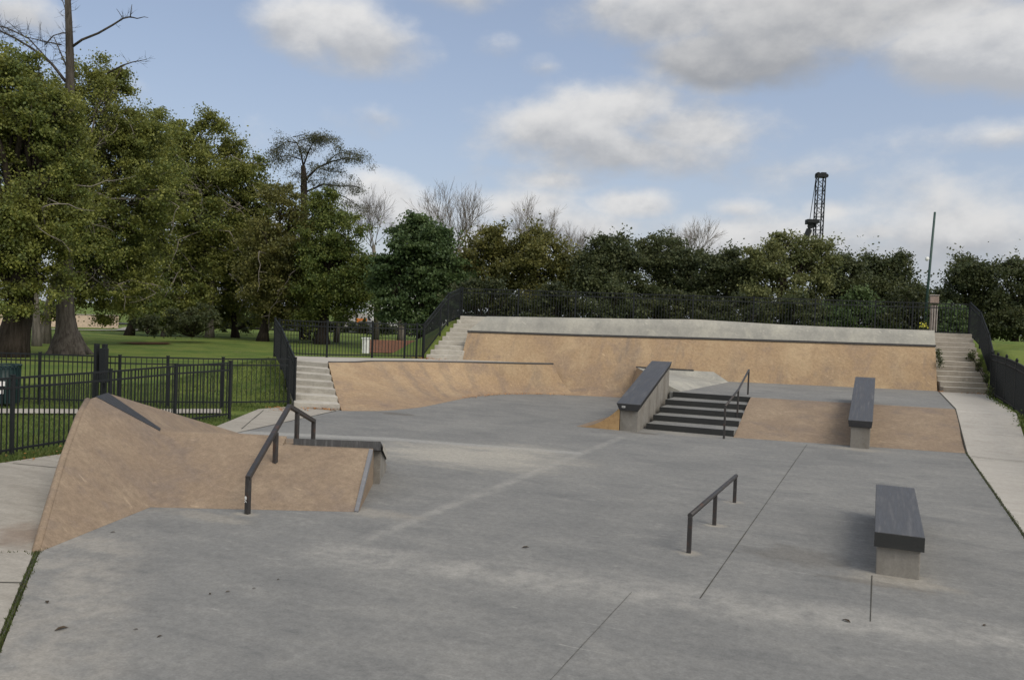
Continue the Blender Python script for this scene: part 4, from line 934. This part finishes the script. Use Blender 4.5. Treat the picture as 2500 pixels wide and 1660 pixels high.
# pale building behind the evergreen
t = thing('clapboard_house', 'pale clapboard house glimpsed between the green oak and the evergreen', 'house', PT(965, 815, 125))
b = MB(); a = PT(895, 812, 125); c = PT(1090, 818, 128); a.z = c.z = 0; d = (c-a).normalized(); nr = Vector((-d.y, d.x, 0))*8
b.hexa([a, c, c+nr, a+nr], [k+Vector((0, 0, 6.2)) for k in (a, c, c+nr, a+nr)])
sid = NT('clapboard'); zz_ = sid.math('FRACT', sid.math('MULTIPLY', sid.sep(sid.pos())[2], 5.)); sidm = sid.fin(sid.mix(sid.mapr(zz_, .0, .15), (.3, .3, .3), (.62, .62, .62)), .7)
b.build('wall', sidm, t)
b = MB(); e = Vector((0, 0, 6.2)); rd = Vector((0, 0, 8.6)); mid = nr*.5
b.idx([a+e-d*.4-nr*.05, c+e+d*.4-nr*.05, c+e+d*.4+nr*1.05, a+e-d*.4+nr*1.05, a+rd+mid-d*.4, c+rd+mid+d*.4], [(0, 1, 5, 4), (2, 3, 4, 5), (1, 2, 5), (3, 0, 4), (3, 2, 1, 0)]); b.build('roof', M['asphalt'], t)
for k in (.15, .4, .65, .85):
    for z in (1.2, 4.0):
        q = a.lerp(c, k)-nr.normalized()*.02; b = MB(); b.hexa([q+Vector((0, 0, z))-nr.normalized()*.03, q+d*1.0+Vector((0, 0, z))-nr.normalized()*.03, q+d*1.0+Vector((0, 0, z)), q+Vector((0, 0, z))], [q+Vector((0, 0, z+1.4))-nr.normalized()*.03, q+d*1.0+Vector((0, 0, z+1.4))-nr.normalized()*.03, q+d*1.0+Vector((0, 0, z+1.4)), q+Vector((0, 0, z+1.4))]); b.build('window', glass, t)
# leaning green pole
t = thing('utility_pole', 'tall plain green pole with a small white camera on its side', 'pole', PT(2257, 812, 52))
b = MB(); b.tube([PT(2255, 812, 52), PT(2282.5, 518, 52)], [.085, .065], 12); b.build('pole', flat('green_paint', (.035, .065, .058), .5, var=.15), t)
b = MB(); q = PT(2271.5, 632, 52); q2 = PT(2264, 630, 52); b.bar(q, q2+Vector((0, 0, -.02)), .05, .05); b.build('bracket', M['white'], t)
b = MB(); b.tube([q2+Vector((-.02, 0, .06)), q2+Vector((-.02, 0, -.12)), q2+Vector((-.02, 0, -.18))], [.10, .10, .05], 12); b.build('camera_dome', M['white'], t)
# stone lamp column
t = thing('lamp_column', 'stone lamp column with square pinkish head behind the top deck fence', 'lamp post', PT(2277, 812, 38))
dep = 38; q = PT(2277, 812, dep); stone = flat('pink_stone', (.30, .22, .19), .85, var=.15, sc=10.); pst = flat('pale_stone', (.34, .29, .27), .85, var=.15)
up1 = (PT(2281, 722, dep)-q); Ht = up1.z
b = MB(); b.box(q+Vector((0, 0, (Ht-.42)/2)), (.2, .2, Ht-.42), 0); 
b.build('shaft', stone, t)
for kx in (-.13, -.045, .045, .13):
    bb = MB(); bb.box(q+Vector((kx, -.12, (Ht-.45)/2)), (.05, .05, Ht-.45)); bb.build('fluting', pst, t)
b = MB(); b.box(q+Vector((0, 0, Ht-.21)), (.36, .36, .34)); b.build('head', stone, t, bevel=.02)
b = MB(); b.box(q+Vector((0, 0, Ht+.01)), (.40, .40, .05)); b.build('cap', pst, t, bevel=.01)
# drilling mast
t = thing('pile_driver', 'tall black lattice pile driver mast far behind the trees', 'construction rig', PT(1985, 800, 120))
dep = 120; q = PT(1984, 810, dep); q.z = 0; Tp = PT(2004, 434, dep); ax_ = Vector((math.cos(PSI), math.sin(PSI), 0)); ay_ = Vector((-ax_.y, ax_.x, 0))
b = MB(); hw = .5; nseg = 26; Ltot = (Tp-q)
cor = [(-hw, -hw), (hw, -hw), (hw, hw), (-hw, hw)]
def mp(f, k): return q+Ltot*f+ax_*cor[k][0]+ay_*cor[k][1]
for k in range(4): b.bar(mp(0, k), mp(1, k), .17 if k in (1, 2) else .13, .13)
for i in range(nseg):
    f0, f1 = i/nseg, (i+1)/nseg
    for k in range(4):
        k2 = (k+1) % 4; a, c = (k, k2) if i % 2 else (k2, k); b.bar(mp(f0, a), mp(f1, c), .065); 
        if i % 2 == 0: b.bar(mp(f0, k), mp(f0, k2), .06)
b.build('mast', M['fence'], t)
b = MB(); b.box(Tp+Vector((0, 0, .25)), (1.35, 1.1, .5), rot=Matrix.Rotation(PSI, 3, 'Z')); b.box(Tp+ax_*.3+Vector((0, 0, .55)), (.7, .7, .3), rot=Matrix.Rotation(PSI, 3, 'Z')); b.tube([Tp-ax_*.45-ay_*.3+Vector((0, 0, .4)), Tp-ax_*.45+ay_*.3+Vector((0, 0, .4))], .32, 12); b.tube([Tp+ax_*.72-ay_*.3+Vector((0, 0, .25)), Tp+ax_*.72+ay_*.3+Vector((0, 0, .25))], .28, 12); b.build('head_block', M['fence'], t)
b = MB()
mid_ = PT(1985, 541, dep)
b.box(mid_-ax_*.1, (1.7, 1.2, .5), rot=Matrix.Rotation(PSI, 3, 'Z')); b.box(mid_-ax_*.6+Vector((0, 0, -.25)), (.8, .9, .35), rot=Matrix.Rotation(PSI, 3, 'Z'))
b.bar(mid_-ax_*.6, PT(1980, 553, dep), .55, .55); b.bar(PT(1990, 549, dep), PT(1974, 556, dep), .6, .6); b.build('carriage', M['fence'], t)
b = MB(); b.bar(PT(1976, 560, dep), PT(1967, 582, dep), .55, .7); b.bar(PT(1979, 565, dep), PT(1974, 586, dep), .22, .4, mi=1); b.bar(PT(1968, 580, dep), PT(1955, 610, dep), .16, .16); b.bar(PT(1972, 584, dep), PT(1962, 612, dep), .12, .12); b.build('back_strut', [M['fence'], M['white']], t)
b = MB(); b.tube([PT(1992.5, 432, dep), PT(1977, 538, dep)], .05, 5); b.tube([PT(1976, 552, dep), PT(1950, 600, dep)], .05, 5); b.build('cable', M['fence'], t)
# litter bin behind the fence
t = thing('litter_bin', 'dark green slatted litter bin with pale notices behind the left fence', 'bin', (-20.75, 14.55, 0))
bc = Vector((-20.7, 14.6, 0)); gm = flat('dark_green_metal', (.012, .03, .03), .5, var=.2)
b = MB(); b.tube([bc+Vector((0, 0, .02)), bc+Vector((0, 0, .95))], .33, 20); b.build('body', gm, t)
b = MB()
for i in range(24):
    a = i*math.tau/24; d = Vector((math.cos(a), math.sin(a), 0)); b.bar(bc+d*.36+Vector((0, 0, .03)), bc+d*.38+Vector((0, 0, 1.0)), .03, .02)
b.tube([bc+Vector((math.cos(a_)*.39, math.sin(a_)*.39, 1.0)) for a_ in np.linspace(0, math.tau, 25)], .025, 6); b.build('slats', gm, t)
b = MB()
for dx, dz in ((-.18, .5), (.1, .35), (.2, .55)): b.box(bc+Vector((.25+dx*.3, -.30+dx*.2, dz)), (.02, .12, .12), rot=Matrix.Rotation(-.9, 3, 'Z'))
b.build('notice', M['white'], t)
# dirt patch and stone in the lawn
o = MB(); c = Vector(G(355, 838)); 
o.face([c+Vector((math.cos(a)*random.uniform(1.1, 1.9), math.sin(a)*random.uniform(1.2, 2.6), .02)) for a in np.linspace(0, math.tau, 14)[:-1]]); o = o.build('bare_soil', M['dirt']); tag(o, kind='structure')

# ------------------------------------------------------------------ grass, weeds, leaf litter
def blades(name, xy, hgt, mat, w=.012, z=None):
    n = len(xy); zz = height(xy[:, 0], xy[:, 1]) if z is None else np.full(n, z)
    ang = rng.uniform(0, math.tau, n); h = hgt*rng.uniform(.5, 1.3, n); ln = rng.normal(size=(n, 2))*.45*h[:, None]
    dx = np.cos(ang)*w; dy = np.sin(ang)*w
    p = np.zeros((n, 3, 3)); p[:, 0] = np.stack([xy[:, 0]-dx, xy[:, 1]-dy, zz-.01], -1); p[:, 1] = np.stack([xy[:, 0]+dx, xy[:, 1]+dy, zz-.01], -1); p[:, 2] = np.stack([xy[:, 0]+ln[:, 0], xy[:, 1]+ln[:, 1], zz+h], -1)
    me = bpy.data.meshes.new(name); np_mesh(me, p.reshape(-1, 3), np.arange(3*n).reshape(n, 3)); me.materials.append(mat)
    o = bpy.data.objects.new(name, me); COL.objects.link(o); return tag(o, kind='stuff')
xs = rng.uniform(-26, -13.1, 130000); ys = rng.uniform(6, 27, 130000)
keep = ~inside(xs, ys, site) & (np.hypot(xs+13, ys-12) < 14) & ~((np.abs((ys-12.2)-(xs+21.4)*.82) < .62) & (xs < -14.9))
pts = np.stack([xs[keep], ys[keep]], -1); blades('grass', pts, .075, M['grassb'], .012)
ex = np.stack([rng.normal(-13.45, .22, 9000), rng.uniform(6, 15, 9000)], -1); ex = ex[~inside(ex[:, 0], ex[:, 1], site)]
blades('grass_edge', ex, .12, M['grassb'], .014)
def along(a, c, n, w): f = rng.random(n)[:, None]; return np.array(a)[None, :2]*(1-f)+np.array(c)[None, :2]*f+rng.normal(size=(n, 2))*w
wd = np.concatenate([along((-5.4, 3.65), (-8.2, 6.2), 1300, .016), along((-8.15, 6.1), (-8.4, 6.5), 260, .03), along((-8.28, 6.15), (-8.75, 5.8), 40, .015)])
blades('joint_weeds', wd, .022, M['weed'], .007, 0.)
wd = np.concatenate([along((1.9, 8), (1.9, 21.5), 2400, .014)]); blades('joint_weeds', wd, .022, M['weed'], .007, 0.)
f = rng.random(500); wd = np.stack([rng.normal(1.9, .02, 500), 21.5+3.5*f], -1); o = blades('joint_weeds', wd[f < .1], .04, M['grassb'], .01, .0)
strip('floor_edge_joint', [((1.9, -4), (1.9, 21.4))], .022, .005, M['joint'], .004)
strip('sidewalk_edge_joint', [((-5.02, 3.34), (-5.95, 4.15)), ((-5.95, 4.15), (-8.18, 6.18))], .016, .005, M['joint'], .004)
b = MB()
for i in range(10): 
    y0 = 21.5+.353*i; y1 = y0+.353; z0 = .7*(y0-21.45)/3.58+.006; z1 = .7*(min(y1, 25.06)-21.45)/3.58+.006
    b.face([(1.89, y0, z0), (1.915, y0, z0), (1.915, y1, z1), (1.89, y1, z1)])
b.face([(1.885, 25.03, .706), (1.925, 25.03, .706), (1.925, 31.9, .706), (1.885, 31.9, .706)])
o = b.build('walkway_edge_joint', M['joint']); tag(o, kind='structure')
# green creeper along the right walkway fence and stairs
def leafy(name, c, n, sd, size, mat, label, cat):
    t = thing(name, label, cat, (c[0][0], c[0][1], c[0][2]))
    q = np.concatenate([np.array(k)+rng.normal(size=(n, 3))*np.array(sd) for k in c]); leaf_obj('foliage', q, size, mat, t)
    b = MB(); b.tube([k for k in c], .012, 5); b.build('stem', M['bark'], t)
leafy('creeper', [WP(-1.72, .2, .75), WP(-1.72, .8, 1.15), WP(-1.7, 1.6, 1.6), WP(-1.74, 2.3, 1.9), (3.4, 31.5, .8), (3.42, 30.8, .75)], 170, (.06, .10, .11), .08, M['dark'], 'dark green creeper between the tall right stairs and their fence', 'plant')
leafy('weed_patch', [(3.3, y, .62 if y > 25 else .5) for y in np.linspace(24.5, 30.2, 9)], 260, (.08, .3, .05), .06, M['grassb'], 'green weeds along the foot of the right walkway fence', 'plant')
leafy('weed_patch', [WP(-.2, .9, 1.7), WP(-.22, 1.2, 1.85), WP(-.3, 1.5, 2.0)], 130, (.05, .05, .08), .06, M['dark'], 'small weed growing from the wall end above the tall right stairs', 'plant')
leafy('yellow_plant', [tuple(PT(2250, 797, 37.5)), tuple(PT(2253, 790, 37.5)), tuple(PT(2258, 796, 37.5))], 22, (.06, .06, .04), .07, M['yflower'], 'yellow flowering weed at the foot of the green leaning pole', 'plant')
q = np.concatenate([np.array(WP(18.0+random.gauss(0, .2), .2+random.gauss(0, .2), 1.08))[None]+rng.normal(size=(60, 3))*np.array((.35, .25, .02)) for _ in range(4)]+[np.array((-13.9+random.uniform(-.8, .5), 19.0+random.uniform(-.12, .2), .02))[None]+rng.normal(size=(18, 3))*np.array((.12, .05, .008)) for _ in range(16)]+[np.array((*bas[k], .03))[None]+rng.normal(size=(9, 3))*np.array((.15, .12, .01)) for k in range(26, 46)]+[np.array((3.0, 31.95, .72))[None]+rng.normal(size=(60, 3))*np.array((.25, .06, .015))]+[np.array((1.95, 31.9, .72))[None]+rng.normal(size=(20, 3))*np.array((.06, .06, .01))]+[np.array((-13.3+random.uniform(-.4, .3), random.uniform(8, 14), .02))[None]+rng.normal(size=(12, 3))*np.array((.12, .2, .006)) for _ in range(14)]+[np.array((-14.6+random.uniform(-.5, .4), 18.2+random.uniform(-.3, .3), .02))[None]+rng.normal(size=(14, 3))*np.array((.2, .1, .006)) for _ in range(8)])
o = leaf_obj('leaf_litter', q, .05, M['litter'], upbias=3.); tag(o, kind='stuff')
# single fallen leaves lying on the floor
lm = flat('brown_leaf', (.05, .035, .02), .8)
spots = [(150, 1535, .13, 'largest dark fallen leaf at the lower left of the floor'), (115, 1469, .09, 'long brown leaf near the left sidewalk joint'), (390, 1553, .06, 'small greenish leaf below the hump'), (513, 1449, .06, 'left one of two small leaves in front of the hump'), (556, 1444, .06, 'small yellow-brown leaf in front of the hump rail'), (620, 1436, .05, 'tiny leaf right of the yellow-brown one'), (680, 1414, .05, 'tiny leaf nearest the floor ridge crossing'), (1283, 1336, .11, 'dark leaf alone in the middle of the floor'), (2066, 1515, .11, 'long leaf on the pale ridge below the near box'), (2404, 1526, .07, 'leaf near the lower right of the floor'), (275, 1299, .07, 'leaf at the foot of the hump'), (331, 1536, .05, 'tiny dark leaf left of the greenish leaf')]
for i, (px, py, sz, lab) in enumerate(spots):
    g = Vector(G(px, py, .004)); b = MB(); a = random.uniform(0, 3.1); x = Vector((math.cos(a), math.sin(a), 0)); y = Vector((-x.y, x.x, 0)); k = sz*.45
    b.idx([g-x*k, g-x*k*.3+y*k*.38+Vector((0, 0, k*.25)), g+x*k*.4+y*k*.3+Vector((0, 0, k*.3)), g+x*k, g+x*k*.4-y*k*.3+Vector((0, 0, k*.22)), g-x*k*.3-y*k*.38+Vector((0, 0, k*.3)), g-x*k*.3+Vector((0, 0, .004)), g+x*k*.4+Vector((0, 0, .004))], [(0, 6, 1), (1, 6, 7, 2), (2, 7, 3), (3, 7, 4), (4, 7, 6, 5), (5, 6, 0)])
    o = b.build('fallen_leaf', lm); tag(o, lab, 'leaf', 'fallen leaves on the grey floor')

# ------------------------------------------------------------------ world: sky with clouds, sun
SUN_EL, SUN_AZ = R(46), R(115)     # azimuth clockwise from +Y
w = bpy.data.worlds.new('World'); SC.world = w; w.use_nodes = True
class WT(NT):
    def __init__(s, tree): s.t = tree; s.n = tree.nodes; s.l = tree.links
W = WT(w.node_tree); bg = W.n['Background']
sky = W.new('ShaderNodeTexSky', sky_type='NISHITA', sun_disc=False, sun_elevation=SUN_EL, sun_rotation=SUN_AZ, air_density=1.0, dust_density=1.2, ozone_density=1.6)
STR = .135
dirv = W.vmath('NORMALIZE', W.new('ShaderNodeTexCoord').outputs['Generated'])
dx, dy, dz = W.sep(dirv)
az = W.math('ARCTAN2', dx, dy); el = W.math('ARCSINE', dz)
def azel(px, py):
    a, _ = wray(px, py); a = a/np.linalg.norm(a); return math.atan2(a[0], a[1]), math.asin(a[2])
warp = W.new('ShaderNodeTexNoise'); W.put(warp.inputs['Vector'], W.scale(dirv, (1, 1, 1.6))); warp.inputs['Scale'].default_value = 9.; warp.inputs['Detail'].default_value = 7; warp.inputs['Roughness'].default_value = .58
fb = warp.outputs['Fac']
fine = W.noise(W.scale(dirv, (1, 1, 1.5)), 30, 6, .6); 
fb2 = W.noise(W.vmath('ADD', W.scale(dirv, (1, 1, 1.6)), (.0, .0, .035)), 9, 7, .58)
clouds = [  # px, py, rx, ry (pixels), strength, base tone
    (800, 60, 165, 75, 1.15, 1.0), (900, 110, 135, 75, 1.1, 1.0), (720, 55, 110, 65, 1.0, 1.0),
    (1620, 40, 220, 75, 1.2, .97), (1950, 40, 360, 90, 1.25, .80), (1800, 130, 250, 85, 1.15, .72), (2250, 20, 300, 70, 1., .84), (1490, 20, 90, 60, 1., 1.),
    (2400, 120, 190, 80, 1.45, 1.0), (2510, 110, 170, 95, 1.4, 1.0), (2330, 120, 110, 60, 1.2, 1.0),
    (1500, 265, 170, 70, 1.15, .98), (1380, 320, 240, 75, 1.05, .95), (1680, 320, 210, 70, 1.05, .95), (1540, 370, 320, 65, 1.0, .92),
    (920, 490, 120, 60, 1.25, 1.04), (985, 530, 120, 50, 1.1, .99), (1545, 500, 110, 42, 1.15, 1.03), (1280, 510, 170, 60, .85, 1.0), (1420, 560, 300, 70, .8, .97),
    (1800, 510, 90, 26, .75, 1.), (2030, 515, 70, 36, .8, 1.), (2150, 570, 110, 42, .8, .97), (1800, 600, 600, 90, .8, .95), (2300, 580, 360, 150, .72, .93), (1200, 600, 400, 90, .75, .98), (2450, 330, 220, 40, .55, .97), (1330, 440, 220, 45, .6, .92), (1900, 420, 260, 60, .5, .93),
    (20, 30, 90, 45, .9, .95), (930, 290, 110, 40, .55, 1.), (310, 225, 60, 30, .4, 1.), (1120, -10, 120, 36, .85, .97), (1210, 110, 60, 30, .35, 1.), (1330, 165, 60, 26, .35, .95), (560, 350, 200, 60, .3, 1.0), (600, 560, 500, 90, .5, 1.)]
mask = None; tone = None; rel = None
for px, py, rx, ry, st, tn in clouds:
    a0, e0 = azel(px, py); ra, re = rx/F*1.5, ry/F*1.5
    ex = W.math('DIVIDE', W.math('SUBTRACT', az, a0), ra); ey = W.math('DIVIDE', W.math('SUBTRACT', el, e0), re)
    d = W.math('SQRT', W.math('ADD', W.math('MULTIPLY', ex, ex), W.math('MULTIPLY', ey, ey)))
    v = W.math('MULTIPLY', W.math('SUBTRACT', 1., d, clamp=True), st)
    vs = W.math('MULTIPLY', v, W.math('MULTIPLY', ey, 1.)); vt = W.math('MULTIPLY', v, tn)
    if mask is None: mask, wsum, rel, tone = v, v, vs, vt
    else: mask = W.math('MAXIMUM', mask, v); wsum = W.math('ADD', wsum, v); rel = W.math('ADD', rel, vs); tone = W.math('ADD', tone, vt)
wsafe = W.math('MAXIMUM', wsum, .01); rel = W.math('DIVIDE', rel, wsafe); tone = W.math('DIVIDE', tone, wsafe)
# unseen cloud field outside the view, from noise, added bright for ambient fill
back_ = W.mapr(W.math('COSINE', W.math('SUBTRACT', az, -PSI)), .75, .55); fieldn = W.noise(W.scale(dirv, (1, 1, 2.)), 3.2, 6, .6)
dens = W.math('ADD', mask, W.math('ADD', W.math('MULTIPLY', W.math('SUBTRACT', fb, .5), 1.15), W.math('MULTIPLY', W.math('SUBTRACT', fine, .5), .32)))
cov = W.mapr(dens, .10, .80)
cov = W.math('MULTIPLY', cov, W.mapr(mask, .0, .10))
cov = W.math('MAXIMUM', cov, W.math('MULTIPLY', back_, W.mapr(fieldn, .42, .56)))
shade = W.math('ADD', W.math('MULTIPLY', rel, .50), W.math('MULTIPLY', W.math('SUBTRACT', fb, fb2), 1.1))
lit = W.mapr(shade, -.35, .35)
CL = 1.0
ccol = W.mix(lit, (.455*CL, .472*CL, .505*CL), (.78*CL, .775*CL, .77*CL))
ccol = W.mix(1., ccol, W.new_rgb(tone), 'MULTIPLY')
skyc = W.mix(1., sky.outputs[0], (STR, STR, STR), 'MULTIPLY')
haze = W.mapr(el, .0, .36, .70, .38)
skyc = W.mix(haze, skyc, (.49, .525, .62))
ccol = W.mix(back_, ccol, (1.36, 1.33, 1.28))
final = W.mix(W.math('MULTIPLY', cov, .96), skyc, ccol)
W.l.new(final, bg.inputs[0]); bg.inputs[1].default_value = 1.0

sd = bpy.data.lights.new('sun', 'SUN'); sd.energy = 2.05; sd.angle = R(28); sd.color = (1., .93, .82)
so = bpy.data.objects.new('sun', sd); COL.objects.link(so)
dv = Vector((math.sin(SUN_AZ)*math.cos(SUN_EL), math.cos(SUN_AZ)*math.cos(SUN_EL), math.sin(SUN_EL)))
so.rotation_euler = dv.to_track_quat('Z', 'Y').to_euler(); so.location = (20, -10, 40)

# ------------------------------------------------------------------ camera
cd = bpy.data.cameras.new('camera'); cam = bpy.data.objects.new('camera', cd); COL.objects.link(cam)
cd.sensor_width = 36.; cd.lens = 36*F/2500; cd.clip_end = 6000; cd.clip_start = .05
fwd = Vector(wray(1250, 830)[0]).normalized(); rgt = (Vector(wray(1251, 830)[0])-Vector(wray(1250, 830)[0])).normalized(); upv = rgt.cross(fwd)
cam.matrix_world = Matrix(((rgt.x, upv.x, -fwd.x, 0), (rgt.y, upv.y, -fwd.y, 0), (rgt.z, upv.z, -fwd.z, H), (0, 0, 0, 1)))
SC.camera = cam
SC.view_settings.view_transform = 'Standard'; SC.view_settings.look = 'None'; SC.view_settings.exposure = 0.; SC.view_settings.gamma = 1.
SC.cycles.max_bounces = 6
